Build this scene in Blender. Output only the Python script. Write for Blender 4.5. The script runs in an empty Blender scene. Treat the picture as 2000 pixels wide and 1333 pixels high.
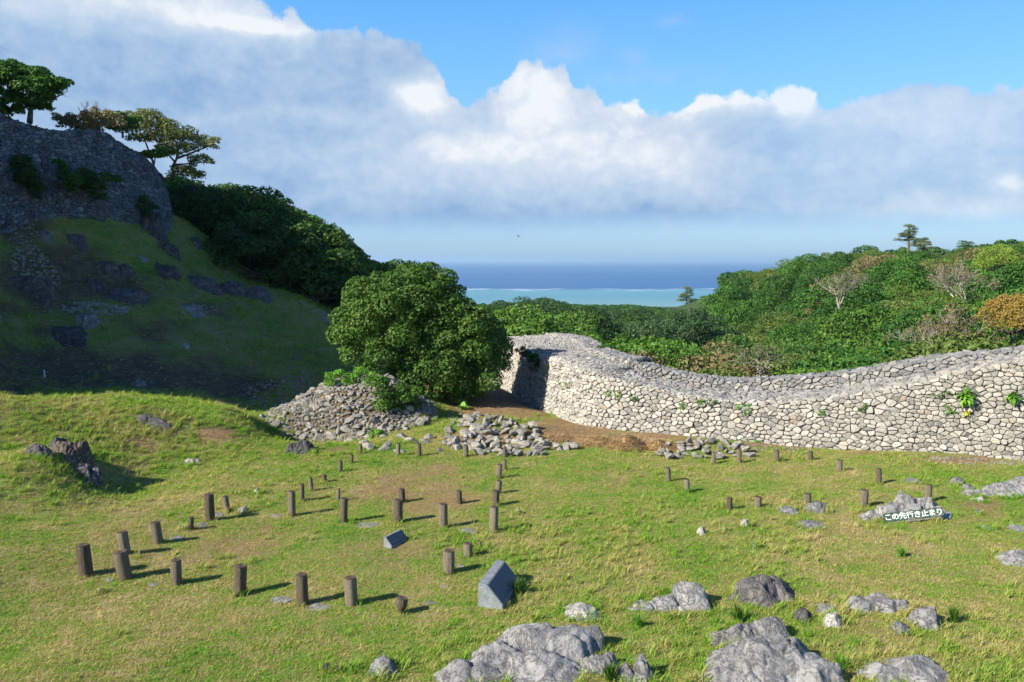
import bpy, math, random
import numpy as np
from mathutils import Vector, Matrix, noise as mnoise
rad = math.radians
RS = np.random.RandomState
scene = bpy.context.scene

# ---------------------------------------------------------------- camera
CAM_Z, F = 5.2, 1540.0                    # eye height over the lawn, focal length in photo pixels (2000 wide)
PITCH = math.atan((666.5 - 508.5) / F)
cam_d = bpy.data.cameras.new("camera"); cam = bpy.data.objects.new("camera", cam_d)
scene.collection.objects.link(cam); scene.camera = cam
cam.location = (0, 0, CAM_Z); cam.rotation_euler = (rad(90) - PITCH, 0, 0)
cam_d.sensor_width = 36; cam_d.lens = 36 * F / 2000; cam_d.clip_start = .1; cam_d.clip_end = 120000
# ---------------------------------------------------------------- exposure and render settings
EXPO = 1.1
scene.view_settings.view_transform = 'Standard'; scene.view_settings.look = 'None'
scene.view_settings.exposure = EXPO; scene.view_settings.gamma = 1
scene.render.engine = 'CYCLES'
scene.cycles.use_denoising = True
scene.cycles.max_bounces = 5; scene.cycles.diffuse_bounces = 2; scene.cycles.glossy_bounces = 2
scene.cycles.transmission_bounces = 2; scene.cycles.volume_bounces = 0; scene.cycles.transparent_max_bounces = 4
# ---------------------------------------------------------------- sun
SUN_EL, SUN_AZ = rad(32.5), math.atan2(-.87, -.48)   # azimuth measured from +Y towards +X
SUN_DIR = Vector((math.sin(SUN_AZ) * math.cos(SUN_EL), math.cos(SUN_AZ) * math.cos(SUN_EL), math.sin(SUN_EL)))
sl = bpy.data.lights.new("sun", 'SUN'); sl.energy = 4.8; sl.angle = rad(.55); sl.color = (1, .93, .82)
so = bpy.data.objects.new("sun", sl); scene.collection.objects.link(so)
so.rotation_euler = SUN_DIR.to_track_quat('Z', 'Y').to_euler()

# ---------------------------------------------------------------- node expressions
class X:
    """a socket in a node tree with arithmetic"""
    def __init__(s, nt, sock): s.nt, s.s = nt, sock
    def _m(s, op, *a, clamp=False):
        n = s.nt.nodes.new('ShaderNodeMath'); n.operation = op; n.use_clamp = clamp
        for i, v in enumerate((s,) + a):
            if isinstance(v, X): s.nt.links.new(v.s, n.inputs[i])
            else: n.inputs[i].default_value = v
        return X(s.nt, n.outputs[0])
    def __add__(s, o): return s._m('ADD', o)
    __radd__ = __add__
    def __mul__(s, o): return s._m('MULTIPLY', o)
    __rmul__ = __mul__
    def __sub__(s, o): return s._m('SUBTRACT', o)
    def __rsub__(s, o): return (s * -1) + o
    def __truediv__(s, o): return s._m('DIVIDE', o)
    def clamp(s): return s._m('ADD', 0.0, clamp=True)
    def sq(s): return s * s
    def f(s, op, *a): return s._m(op, *a)
    def step(s, a, b):
        n = s.nt.nodes.new('ShaderNodeMapRange'); n.interpolation_type = 'SMOOTHSTEP'
        s.nt.links.new(s.s, n.inputs[0]); n.inputs[1].default_value = a; n.inputs[2].default_value = b
        return X(s.nt, n.outputs[0])
def link(nt, v, sock):
    if isinstance(v, X): nt.links.new(v.s, sock)
    elif isinstance(v, (tuple, list)) and len(v) == 3 and len(getattr(sock, 'default_value', (0,)) if hasattr(sock.default_value, '__len__') else (0,)) == 4: sock.default_value = (*v, 1)
    else: sock.default_value = v
def mixc(nt, f, a, b):
    n = nt.nodes.new('ShaderNodeMix'); n.data_type = 'RGBA'
    link(nt, f, n.inputs[0]); link(nt, a, n.inputs[6]); link(nt, b, n.inputs[7]); return X(nt, n.outputs[2])
def mulc(nt, a, b):
    n = nt.nodes.new('ShaderNodeMix'); n.data_type = 'RGBA'; n.blend_type = 'MULTIPLY'; n.inputs[0].default_value = 1
    link(nt, a, n.inputs[6]); link(nt, b, n.inputs[7]); return X(nt, n.outputs[2])
def comb(nt, x, y, z=0.0):
    n = nt.nodes.new('ShaderNodeCombineXYZ')
    for i, v in enumerate((x, y, z)): link(nt, v, n.inputs[i])
    return X(nt, n.outputs[0])
def sep(nt, v):
    n = nt.nodes.new('ShaderNodeSeparateXYZ'); nt.links.new(v.s, n.inputs[0]); return [X(nt, o) for o in n.outputs]
def noise(nt, vec, scale, detail=4, rough=.55, dist=0.0, color=False, dims='3D'):
    n = nt.nodes.new('ShaderNodeTexNoise'); n.noise_dimensions = dims
    if vec is not None: nt.links.new(vec.s, n.inputs['Vector'])
    n.inputs['Scale'].default_value = scale; n.inputs['Detail'].default_value = detail
    n.inputs['Roughness'].default_value = rough; n.inputs['Distortion'].default_value = dist
    return X(nt, n.outputs[1 if color else 0])
def voro(nt, vec, scale, feature='F1', smooth=.5, out='Distance'):
    n = nt.nodes.new('ShaderNodeTexVoronoi'); n.feature = feature
    nt.links.new(vec.s, n.inputs['Vector']); n.inputs['Scale'].default_value = scale
    if feature == 'SMOOTH_F1': n.inputs['Smoothness'].default_value = smooth
    return X(nt, n.outputs[out])
def ramp(nt, f, stops):
    n = nt.nodes.new('ShaderNodeValToRGB'); nt.links.new(f.s, n.inputs[0]); cr = n.color_ramp
    while len(cr.elements) < len(stops): cr.elements.new(.5)
    for e, (p, c) in zip(cr.elements, stops): e.position = p; e.color = (*c, 1)
    return X(nt, n.outputs[0])
def curve(nt, v, pts):
    n = nt.nodes.new('ShaderNodeFloatCurve'); nt.links.new(v.s, n.inputs['Value'])
    c = n.mapping.curves[0]
    while len(c.points) < len(pts): c.points.new(.5, .5)
    for p, (x, y) in zip(c.points, pts): p.location = (x, y); p.handle_type = 'AUTO_CLAMPED'
    n.mapping.update(); return X(nt, n.outputs[0])
def attr(nt, name, out='Fac'):
    n = nt.nodes.new('ShaderNodeAttribute'); n.attribute_name = name; return X(nt, n.outputs[out])
def srgb(r, g, b):
    f = lambda c: (c / 255 / 12.92) if c / 255 <= .04045 else ((c / 255 + .055) / 1.055) ** 2.4
    return (f(r), f(g), f(b))

# ---------------------------------------------------------------- pixel rays (photo pixels, 2000 x 1333)
CP, SP = math.cos(PITCH), math.sin(PITCH)
def ray(px, py):
    x, y = (px - 1000) / F, (666.5 - py) / F
    return np.array([x, CP + y * SP, -SP + y * CP])
def at(px, py, D):                                   # the world point on that ray at depth Y = D
    r = ray(px, py); r = r / r[1] * D; r[2] += CAM_Z; return r
def on_z(px, py, z=0.0):
    r = ray(px, py); r = r * ((z - CAM_Z) / r[2]); r[2] += CAM_Z; return r
def to_px(P):                                        # world points (n,3) -> photo pixels
    P = np.atleast_2d(P); x, y, z = P[:, 0], P[:, 1], P[:, 2] - CAM_Z
    d = y * CP - z * SP; u = y * SP + z * CP
    d = np.where(d < .1, .1, d); return 1000 + F * x / d, 666.5 - F * u / d
def az_el(px, py):
    r = ray(px, py); return math.degrees(math.atan2(r[0], r[1])), math.degrees(math.atan2(r[2], math.hypot(r[0], r[1])))

# ---------------------------------------------------------------- world: sky with clouds, laid out by compass direction
w = bpy.data.worlds.new("World"); scene.world = w; w.use_nodes = True
nt = w.node_tree; nt.nodes.clear()
tc = nt.nodes.new('ShaderNodeTexCoord'); dx, dy, dz = sep(nt, X(nt, tc.outputs['Generated']))
A = dx.f('ARCTAN2', dy) * (180 / math.pi); E = dz.f('ARCSINE') * (180 / math.pi)
sky = nt.nodes.new('ShaderNodeTexSky'); sky.sky_type = 'NISHITA'; sky.sun_disc = False
sky.sun_elevation = SUN_EL; sky.sun_rotation = SUN_AZ; sky.air_density = 1.0; sky.dust_density = .6; sky.ozone_density = 2.0
SKY_K = .10
skyc = mulc(nt, X(nt, sky.outputs[0]), (SKY_K * .88, SKY_K * 1.12, SKY_K * 1.35))
P2 = comb(nt, A, E, 0.0)
nv = noise(nt, P2, .16, 6, .55, color=True); nx, ny, _ = sep(nt, nv)
Aw = A + (nx - .5) * 5.0; Ew = E + (ny - .5) * 3.6
edge_px = [(-300, -900), (200, -700), (380, -300), (450, -60), (520, 12), (590, 26), (606, 52), (700, 56), (780, 72), (830, 96), (852, 125), (868, 160),
    (885, 182), (905, 204), (930, 194), (952, 180), (978, 162), (1000, 138), (1018, 118), (1045, 112), (1072, 132), (1102, 120), (1112, 152), (1150, 166), (1166, 190),
    (1200, 205), (1212, 190), (1242, 190), (1260, 207), (1315, 220), (1345, 203), (1368, 174), (1394, 173), (1402, 188), (1440, 174), (1470, 186), (1500, 175),
    (1532, 172), (1560, 161), (1590, 184), (1625, 200), (1665, 194), (1700, 180), (1740, 165), (1785, 160), (1850, 163), (1900, 173), (1950, 168), (2000, 160), (2300, 140)]
cp = []
for px, py in edge_px:
    a, e = az_el(px, py); cp.append((min(max((a + 60) / 120, 0), 1), min(max((e + 5) / 60, 0), 1)))
cp = [(0, .9)] + sorted(cp) + [(1, .22)]
e1 = curve(nt, (A + (nx - .5) * .9 + 60) * (1 / 120), cp) * 60 - 5
bil = voro(nt, comb(nt, Aw, E, 0.0), .75, 'SMOOTH_F1', .35)
fine = noise(nt, P2, 1.1, 8, .62); mid = noise(nt, comb(nt, A, E * 1.7, 3.0), .30, 9, .64, .6)
s1 = e1 - E + (.42 - bil) * .9 + (fine - .5) * 1.5
alpha = s1.step(-.12, .42) * (1 - A.step(14, 19) * .12)
alpha = alpha * (E + (mid - .5) * 1.6 + (fine - .5) * .5).step(1.4, 3.7)
blobs = [(330, 5, 260, 36, .72), (500, 40, 85, 10, .5), (818, 186, 48, 30, 1.0), (1040, 165, 75, 50, .6), (1050, 235, 190, 60, .33), (890, 292, 110, 30, .48),
    (1150, 300, 160, 60, .34), (1330, 300, 90, 45, .34), (1230, 203, 28, 15, .9), (1380, 190, 40, 22, .7), (1700, 330, 200, 30, .12), (1560, 400, 200, 12, .08), (330, 300, 260, 16, .10), (450, 220, 200, 14, .08), (1480, 194, 90, 17, .7), (1560, 190, 38, 28, .7),
    (1660, 245, 90, 45, .25), (1850, 195, 160, 40, .22), (1880, 262, 110, 35, .18), (1890, 412, 130, 16, .5), (1990, 360, 30, 16, .6), (620, 235, 170, 20, .16), (720, 340, 120, 45, .20),
    (960, 345, 160, 40, .28), (1150, 425, 520, 22, -.22), (1540, 290, 130, 35, -.18), (560, 140, 160, 35, .06), (260, 190, 200, 50, -.06), (500, 420, 250, 30, -.08), (700, 400, 120, 18, .1), (950, 205, 30, 30, -.1)]
br = .37 + A.step(-8, 12) * .12 + (mid - .5) * .52 + (fine - .5) * .28 + (.4 - bil) * .14
for px, py, sx, sy, amp in blobs:
    a0, e0 = az_el(px, py); ka, ke = F / (57.3 * sx), F / (57.3 * sy)
    q = ((Aw - a0) * ka).sq() + ((Ew - e0) * ke).sq()
    br = br + (q * -.7).f('EXPONENT') * (amp * .78)
cl = ramp(nt, br.clamp(), [(0, srgb(118, 158, 205)), (.25, srgb(146, 181, 221)), (.5, srgb(178, 204, 233)), (.8, srgb(212, 225, 242)), (1.0, srgb(242, 247, 252))])
# a few thin scraps of cloud in the blue
scr = None
for px, py, sx, sy, amp in [(1316, 42, 22, 9, .35), (1236, 110, 24, 13, .35), (1110, 80, 60, 30, .22), (1090, 105, 40, 14, .25), (1260, 150, 90, 14, .25)]:
    a0, e0 = az_el(px, py); ka, ke = F / (57.3 * sx), F / (57.3 * sy)
    q = ((((A + (fine - .5) * 1.5) - a0) * ka).sq() + ((E + (fine - .5) * 1.5 - e0) * ke).sq()) * -.7
    q = q.f('EXPONENT') * amp; scr = q if scr is None else scr + q
# photographic sky blue by elevation, multiplied onto the physical sky's own gradient
base = ramp(nt, (E * (1 / 40)).clamp(), [(0, srgb(140, 176, 214)), (.07, srgb(144, 184, 226)), (.2, srgb(140, 202, 252)), (.34, srgb(112, 188, 250)), (.48, srgb(78, 168, 244)), (1, srgb(30, 84, 170))])
G = 2 ** (-EXPO)
basek = mulc(nt, base, (G, G, G))
skymix = mixc(nt, .75, skyc, basek)
clk = mulc(nt, cl, (G, G, G))
back = dy.step(-.1, .5) * .6 + .4                      # clouds thin out behind the camera
c1 = mixc(nt, scr.clamp(), skymix, clk)
c2 = mixc(nt, alpha * back * E.f('LESS_THAN', 60), c1, clk)
bg = nt.nodes.new('ShaderNodeBackground'); nt.links.new(c2.s, bg.inputs[0]); bg.inputs[1].default_value = 1.0
out = nt.nodes.new('ShaderNodeOutputWorld'); nt.links.new(bg.outputs[0], out.inputs[0])
w.cycles.sampling_method = 'MANUAL'; w.cycles.sample_map_resolution = 1024

# ================================================================= helpers for objects
main = scene.collection
def tag(o, label=None, cat=None, group=None, kind=None):
    if label: o['label'] = label
    if cat: o['category'] = cat
    if group: o['group'] = group
    if kind: o['kind'] = kind
    return o
def empty(name, loc, rz=0.0):
    o = bpy.data.objects.new(name, None); main.objects.link(o); o.location = loc; o.rotation_euler = (0, 0, rz); o.empty_display_size = .2; return o
def fast_mesh(name, V, faces, attrs=None, smooth=False, mat_idx=None):
    """faces: (n,k) int array, or a list of such arrays"""
    me = bpy.data.meshes.new(name); V = np.asarray(V, dtype=np.float32)
    fl = [np.asarray(f, dtype=np.int32) for f in (faces if isinstance(faces, list) else [faces]) if len(f)]
    li = np.concatenate([f.ravel() for f in fl]); sizes = np.concatenate([np.full(len(f), f.shape[1], dtype=np.int32) for f in fl])
    starts = np.concatenate([[0], np.cumsum(sizes)[:-1]]).astype(np.int32)
    me.vertices.add(len(V)); me.vertices.foreach_set('co', V.ravel())
    me.loops.add(len(li)); me.loops.foreach_set('vertex_index', li)
    me.polygons.add(len(sizes)); me.polygons.foreach_set('loop_start', starts); me.polygons.foreach_set('loop_total', sizes)
    if mat_idx is not None: me.polygons.foreach_set('material_index', np.asarray(mat_idx, dtype=np.int32))
    me.update(calc_edges=True); me.validate()
    me.polygons.foreach_set('use_smooth', np.full(len(me.polygons), smooth))
    for k, v in (attrs or {}).items():
        v = np.asarray(v, dtype=np.float32)
        if v.ndim == 2:
            a = me.attributes.new(k, 'FLOAT_COLOR', 'POINT'); a.data.foreach_set('color', np.c_[v, np.ones(len(v))].astype(np.float32).ravel())
        else:
            a = me.attributes.new(k, 'FLOAT', 'POINT'); a.data.foreach_set('value', v)
    return me
def obj(name, me, mat=None, parent=None):
    o = bpy.data.objects.new(name, me); main.objects.link(o)
    if mat is not None:
        me.materials.clear()
        for m in (mat if isinstance(mat, (list, tuple)) else [mat]): me.materials.append(m)
    if parent: o.parent = parent
    return o
def put(me, *mats):
    me.materials.clear()
    for m in mats: me.materials.append(m)
    return me
class Bag:                                            # collects geometry for one mesh
    def __init__(s): s.V, s.Fq, s.Ft, s.n, s.A = [], [], [], 0, []
    def add(s, V, quads=None, tris=None, a=None):
        V = np.asarray(V, dtype=float)
        if quads is not None and len(quads): s.Fq.append(np.asarray(quads) + s.n)
        if tris is not None and len(tris): s.Ft.append(np.asarray(tris) + s.n)
        s.V.append(V); s.n += len(V)
        s.A.append(np.full(len(V), 0.5) if a is None else (np.full(len(V), a) if np.isscalar(a) else np.asarray(a)))
    def mesh(s, name, smooth=False, an='v'):
        f = []
        if s.Fq: f.append(np.concatenate(s.Fq))
        if s.Ft: f.append(np.concatenate(s.Ft))
        A_ = np.concatenate(s.A)
        return fast_mesh(name, np.concatenate(s.V), f, {an: A_}, smooth)
def tube(bag, pts, radii, n=6, a=.5, cap=True):
    pts = np.asarray(pts, dtype=float); m = len(pts); V = []
    for i in range(m):
        t = pts[min(i + 1, m - 1)] - pts[max(i - 1, 0)]; t = t / (np.linalg.norm(t) + 1e-9)
        u = np.cross(t, [0.3, 1, .1]); u /= np.linalg.norm(u) + 1e-9; v = np.cross(t, u)
        ang = np.arange(n) * 2 * math.pi / n
        V.append(pts[i] + radii[i] * (np.cos(ang)[:, None] * u + np.sin(ang)[:, None] * v))
    V = np.concatenate(V); q = []
    for i in range(m - 1):
        for k in range(n): q.append((i * n + k, i * n + (k + 1) % n, (i + 1) * n + (k + 1) % n, (i + 1) * n + k))
    tr = []
    if cap:
        V = np.vstack([V, pts[-1]]); c = m * n
        tr = [((m - 1) * n + k, (m - 1) * n + (k + 1) % n, c) for k in range(n)]
    bag.add(V, q, tr, a)
def vnoise(P, scale, seed=0.0, octaves=3):            # vectorised value-noise, P (n,2|3)
    P = np.atleast_2d(P) * scale + seed * 17.13; d = P.shape[1]; out_ = np.zeros(len(P)); amp = 1; tot = 0
    for o in range(octaves):
        I = np.floor(P).astype(np.int64); f = P - I; f = f * f * (3 - 2 * f); r = 0
        for c in range(2 ** d):
            b = [(c >> k) & 1 for k in range(d)]; wgt = 1; h = np.full(len(P), 1013904223 + o * 7919, dtype=np.int64)
            for k in range(d):
                wgt = wgt * (f[:, k] if b[k] else 1 - f[:, k]); h = (h ^ ((I[:, k] + b[k]) * (73856093, 19349663, 83492791)[k])) & 0x7fffffff
                h = (h * 1103515245 + 12345) & 0x7fffffff
            h = (h ^ (h >> 13)) & 0x7fffffff; h = (h * 1274126177) & 0x7fffffff; h = h ^ (h >> 15)
            r = r + wgt * ((h % 65536) / 65535.0)
        out_ += amp * (r - .5) * 2; tot += amp; amp *= .5; P = P * 2.03 + 5.7
    return out_ / tot
def sstep(x, a, b):
    t = np.clip((x - a) / (b - a), 0, 1); return t * t * (3 - 2 * t)

# ================================================================= terrain
ctl = []
def C(px, py, D, dz_=0.0): p = at(px, py, D); ctl.append((p[0], p[1], p[2] + dz_))
def W(x, y, z): ctl.append((x, y, z))
for x, y in [(-9, 5), (-4, 5), (0, 5), (4, 5), (9, 5), (-7, 10), (-3, 10), (1, 10), (5, 10), (9, 10), (-6, 14), (-2, 14), (2, 14), (6, 14), (10, 14), (14, 14),
             (-7, 18), (-3, 18), (0, 18), (4, 18), (8, 18), (12, 18), (16, 18), (-6, 22), (-3, 22), (0, 22), (3, 22), (6, 22), (9, 22), (13, 21), (18, 20), (24, 18), (14, 8), (20, 12), (1, 25.5), (4, 25), (8, 24.5), (12, 23.5)]:
    W(x, y, 0)
W(0, 28.5, 0); W(-.8, 33, -.1); W(-2, 38, -.3); W(-3, 31, .05); W(-5, 29, .1); W(0, 0, 1.5); W(-10, 0, 1.5); W(10, 0, 1.5); W(0, -15, 3.2); W(0, -60, 4); W(-40, -40, 5); W(40, -40, 4); W(40, 0, 2); W(30, 14, .6)
for a in [(0, 785, 20.5), (120, 783, 21.5), (250, 782, 22.5), (380, 795, 23), (470, 818, 23.4), (540, 862, 23.8), (0, 900, 18), (100, 960, 16.5), (210, 965, 17.6), (350, 950, 18.2), (430, 900, 20.2), (300, 850, 21), (150, 850, 20),
          (0, 1000, 15), (0, 1100, 12.5), (0, 1333, 9), (-200, 800, 19), (-200, 1000, 14),
          (0, 770, 23.5), (100, 772, 24.8), (250, 768, 26), (400, 778, 27), (480, 800, 27.2),
          (50, 700, 27.5), (50, 600, 29.5), (50, 500, 31), (50, 418, 32.3), (200, 740, 28), (200, 600, 31), (200, 500, 33.5), (200, 428, 35),
          (330, 700, 30), (330, 600, 33), (330, 520, 36), (320, 455, 38), (430, 760, 29.5), (430, 650, 33), (430, 550, 38), (425, 495, 41), (380, 455, 40.5),
          (540, 720, 31), (540, 620, 36), (530, 562, 42), (620, 700, 33), (615, 608, 39), (690, 720, 33.5), (720, 762, 31), (690, 690, 37)]: C(*a)
for a in [(-20, 33.5, 8.2), (-24, 36, 9), (-24, 43, 8.5), (-17, 44, 6.3), (-22, 31, 7.8), (-19.5, 24.2, 8.2), (-25, 21.5, 14.5), (-30, 19.5, 18.5), (-35, 18, 23), (-42, 15, 28), (-22, 14, 3), (-30, 9.5, 6), (-38, 5, 9), (-60, -5, 14),
          (-32, 24, 18), (-38, 22, 24.5), (-46, 20, 29.5), (-31, 29, 19), (-30, 34, 17), (-37, 38, 24), (-45, 36, 30), (-60, 30, 36), (-62, 60, 26), (-45, 60, 11), (-34, 55, 7), (-50, 90, 5), (-120, 60, 40), (-130, 200, 5),
          (-17, 50, 5.4), (-19, 62, 6.2), (-18, 75, 4.5), (-21, 110, 1.5), (-11, 46, 3.0), (-9, 60, 1), (-6, 48, -.2), (-12, 80, 0), (-4, 60, -2), (-40, 140, 4), (-60, 180, 0)]: W(*a)
# behind the right wall: the wooded hill, the gully, the coastal plain (ground = crown surface minus tree height)
for px, py, D, th in [(2000, 700, 40, 4), (2000, 610, 62, 4.5), (2000, 530, 92, 5), (2000, 478, 125, 5), (1700, 735, 42, 4), (1700, 655, 64, 4.5), (1700, 565, 98, 5), (1700, 492, 135, 5.5),
                      (1500, 750, 44, 4), (1500, 690, 62, 4.5), (1500, 605, 98, 5), (1500, 530, 150, 5.5), (1400, 700, 64, 4.5), (1400, 630, 108, 5), (1410, 578, 165, 5.5),
                      (1250, 745, 48, 4), (1250, 690, 76, 4.5), (1250, 630, 150, 6), (1250, 603, 300, 7), (1100, 690, 60, 4.5), (1100, 672, 120, 9), (1100, 645, 200, 6), (1100, 610, 350, 7), (1060, 592, 560, 8),
                      (1000, 655, 130, 5), (960, 625, 280, 7), (1000, 598, 600, 8), (1060, 577, 640, 8), (1150, 597, 650, 8), (1300, 598, 600, 8), (2300, 700, 38, 4), (2300, 520, 90, 5), (2400, 470, 150, 5), (1700, 505, 190, 5.5), (2000, 490, 200, 5.5), (1400, 610, 260, 7), (860, 600, 300, 7), (700, 580, 300, 7), (700, 590, 600, 8)]:
    C(px, py, D, -th)
for x, y, z in [(6, 30, -3), (12, 29, -3), (18, 27, -2.2), (26, 24, -1.5), (3, 36, -3), (2, 45, -4), (0, 55, -5), (60, 20, 0), (200, 100, 4), (200, 300, 0), (80, 300, -6), (150, 700, -44), (0, 1000, -65), (-300, 1000, -60), (400, 1000, -65), (0, 800, -52), (250, 850, -56), (0, 1450, -79.4), (-500, 1450, -79.4), (500, 1450, -79.4), (1200, 1450, -79.4),
                (0, 1700, -86), (-600, 1700, -86), (600, 1700, -86), (1500, 1700, -86), (-1500, 1700, -86), (0, 2600, -110), (-2000, 2600, -110), (2000, 2600, -110), (-300, 400, 0), (-600, 0, 20), (600, 0, 0), (800, 600, -20), (-800, 700, -30)]: W(x, y, z)
ctl = np.array(ctl)
def phi(d2): return -np.sqrt(d2 + 1.2)
def _sys():
    P = ctl[:, :2]; n = len(P); K = phi(((P[:, None] - P[None]) ** 2).sum(-1)); K[np.arange(n), np.arange(n)] += -.06
    M = np.zeros((n + 1, n + 1)); M[:n, :n] = K; M[:n, n] = M[n, :n] = 1
    return np.linalg.solve(M, np.r_[ctl[:, 2], 0])
RW = _sys()
bumps = []                                            # local mounds: x, y, rx, ry, height
def bump(px, py, D, rx, ry, h): p = at(px, py, D); bumps.append((p[0], p[1], rx, ry, h))
bump(95, 905, 17.6, 1.1, 1.6, .6); MND = at(690, 800, 26.1); bumps.append((MND[0], MND[1], 2.35, 1.75, 1.7, 1.5)); bump(570, 825, 25.0, .9, .8, .35); bump(950, 850, 23.6, 1.7, .7, .42); bump(1370, 880, 21.8, 1.2, .5, .15); bump(300, 830, 21.5, 1.2, .7, .35); bump(420, 850, 21.6, .8, .5, .18)
def H(x, y):
    x = np.atleast_1d(np.asarray(x, float)); y = np.atleast_1d(np.asarray(y, float)); sh = x.shape
    x = x.ravel(); y = y.ravel(); z = np.empty(len(x))
    for i in range(0, len(x), 8000):
        xs, ys = x[i:i + 8000, None], y[i:i + 8000, None]
        z[i:i + 8000] = phi((xs - ctl[:, 0]) ** 2 + (ys - ctl[:, 1]) ** 2) @ RW[:-1] + RW[-1]
    for bx, by, rx, ry, h, *pw in bumps: z += h * np.exp(-(((x - bx) / rx) ** 2 + ((y - by) / ry) ** 2) ** (pw[0] if pw else 1))
    P = np.c_[x, y]; z += .18 * np.exp(-(((x - MND[0]) / 2.6) ** 2 + ((y - MND[1]) / 2.0) ** 2) ** 2) * vnoise(P, 1.1, 33, 3); hill = sstep(z, .8, 3) * sstep(-x, -2, 4)
    z += vnoise(P, .35, 1, 3) * .05 + vnoise(P, 1.3, 2, 2) * .018
    z += hill * (vnoise(P, .3, 3, 3) * .45 + np.abs(vnoise(P, .9, 4, 2)) * .22)
    return z.reshape(sh)
def hz(x, y): return float(H(x, y)[0])
def hit(px, py, D0=6.0, D1=260.0):                    # where that pixel's ray meets the terrain
    r = ray(px, py); r = r / r[1]; D = D0 * (D1 / D0) ** (np.arange(500) / 499.0)
    g = H(r[0] * D, D) - (CAM_Z + r[2] * D); k = np.argmax(g > 0)
    if g[k] <= 0: return np.array([r[0] * D1, D1, hz(r[0] * D1, D1)])
    a, b = D[max(k - 1, 0)], D[k]; t = np.linspace(a, b, 24); g = H(r[0] * t, t) - (CAM_Z + r[2] * t); k = np.argmax(g > 0); d = t[k]
    return np.array([r[0] * d, d, hz(r[0] * d, d)])
def axis(fine0, fine1, step, lo, hi, gr=1.09):
    a = list(np.arange(fine0, fine1 + 1e-6, step)); s = step; v = fine1
    while v < hi: s *= gr; v += s; a.append(v)
    s = step; v = fine0; pre = []
    while v > lo: s *= gr; v -= s; pre.append(v)
    return np.array(pre[::-1] + a)
gx, gy = axis(-26, 26, .2, -3000, 4000, 1.1), axis(7, 46, .2, -150, 3000, 1.06)
GX, GY = np.meshgrid(gx, gy); GZ = H(GX, GY); TV = np.c_[GX.ravel(), GY.ravel(), GZ.ravel()]
nx_, ny_ = len(gx), len(gy); I = (np.arange(ny_ - 1)[:, None] * nx_ + np.arange(nx_ - 1)[None]).ravel()
TF = np.c_[I, I + 1, I + nx_ + 1, I + nx_]
def masks(P):
    """what covers the ground at each point: bare earth, straw litter, lush green, woodland floor"""
    px, py = to_px(P); x, y = P[:, 0], P[:, 1]; wob = vnoise(P[:, :2], 1.1, 9, 4) * 1.2
    def blob(L):
        m = np.zeros(len(P))
        for cx, cy, sx, sy, a in L: m = np.maximum(m, a * np.exp(-(((px - cx) / sx) ** 2 + ((py - cy) / sy) ** 2)))
        return m
    left = (x < -3) & (y > 20)
    dirt = blob([(40, 440, 70, 60, 1.2), (90, 540, 130, 80, 1.3), (20, 600, 90, 40, .9), (250, 560, 90, 40, 1.0), (60, 720, 230, 60, 1.3), (250, 730, 260, 50, 1.1), (480, 760, 100, 40, .95), (300, 640, 130, 40, .8), (420, 600, 100, 25, .7), (330, 560, 120, 40, .7), (600, 690, 60, 40, .5), (80, 650, 130, 30, .8)]) * left
    litter = np.maximum(blob([(1010, 790, 90, 30, 1.5), (1120, 835, 120, 26, 1.4), (1250, 858, 110, 18, 1.4), (930, 770, 60, 60, 1.3), (990, 745, 50, 40, 1.3), (960, 720, 60, 50, 1.2), (780, 740, 120, 30, 1.1)]) * (y > 22),
                        blob([(1520, 868, 90, 9, 1.2), (1880, 898, 110, 11, .9), (1700, 884, 60, 6, .8), (420, 850, 65, 26, 1.1), (290, 870, 55, 28, .9), (1340, 868, 40, 9, 1.2)]) * (y > 16))
    litter = np.maximum(litter, blob([(640, 880, 120, 8, .6), (830, 950, 190, 66, .66), (460, 1055, 170, 60, .68), (760, 1080, 190, 62, .52), (1620, 1038, 110, 16, .75), (1900, 985, 100, 30, .6), (1480, 1160, 60, 10, .8), (420, 1250, 260, 60, .45), (100, 1230, 90, 60, .4), (1700, 1100, 200, 25, .35), (1350, 1060, 90, 16, .4), (1200, 960, 160, 40, .35)]) * (y < 24))
    wood = np.maximum(sstep(y, 47, 54) + sstep(y, 26.5, 28) * sstep(x, 2.0, 4.5), sstep(y - (-x) * .1, 43, 47) * (x < -7)) + sstep(-x, 27, 33)
    em = ((x - MND[0]) / 2.7) ** 2 + ((y - MND[1]) / 2.1) ** 2; dirt = np.maximum(dirt, 1.3 * np.exp(-em ** 3)); litter = np.maximum(litter, blob([(960, 855, 95, 26, 1.2)]) * (y > 22))
    f = lambda m: np.clip(sstep(m + wob * .42, .35, .9), 0, 1)
    return f(dirt), f(litter), np.clip(wood, 0, 1)
md, ml, mw = masks(TV)
me = fast_mesh('ground', TV, TF, {'dirt': md, 'litter': ml, 'wood': mw}, True)

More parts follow.
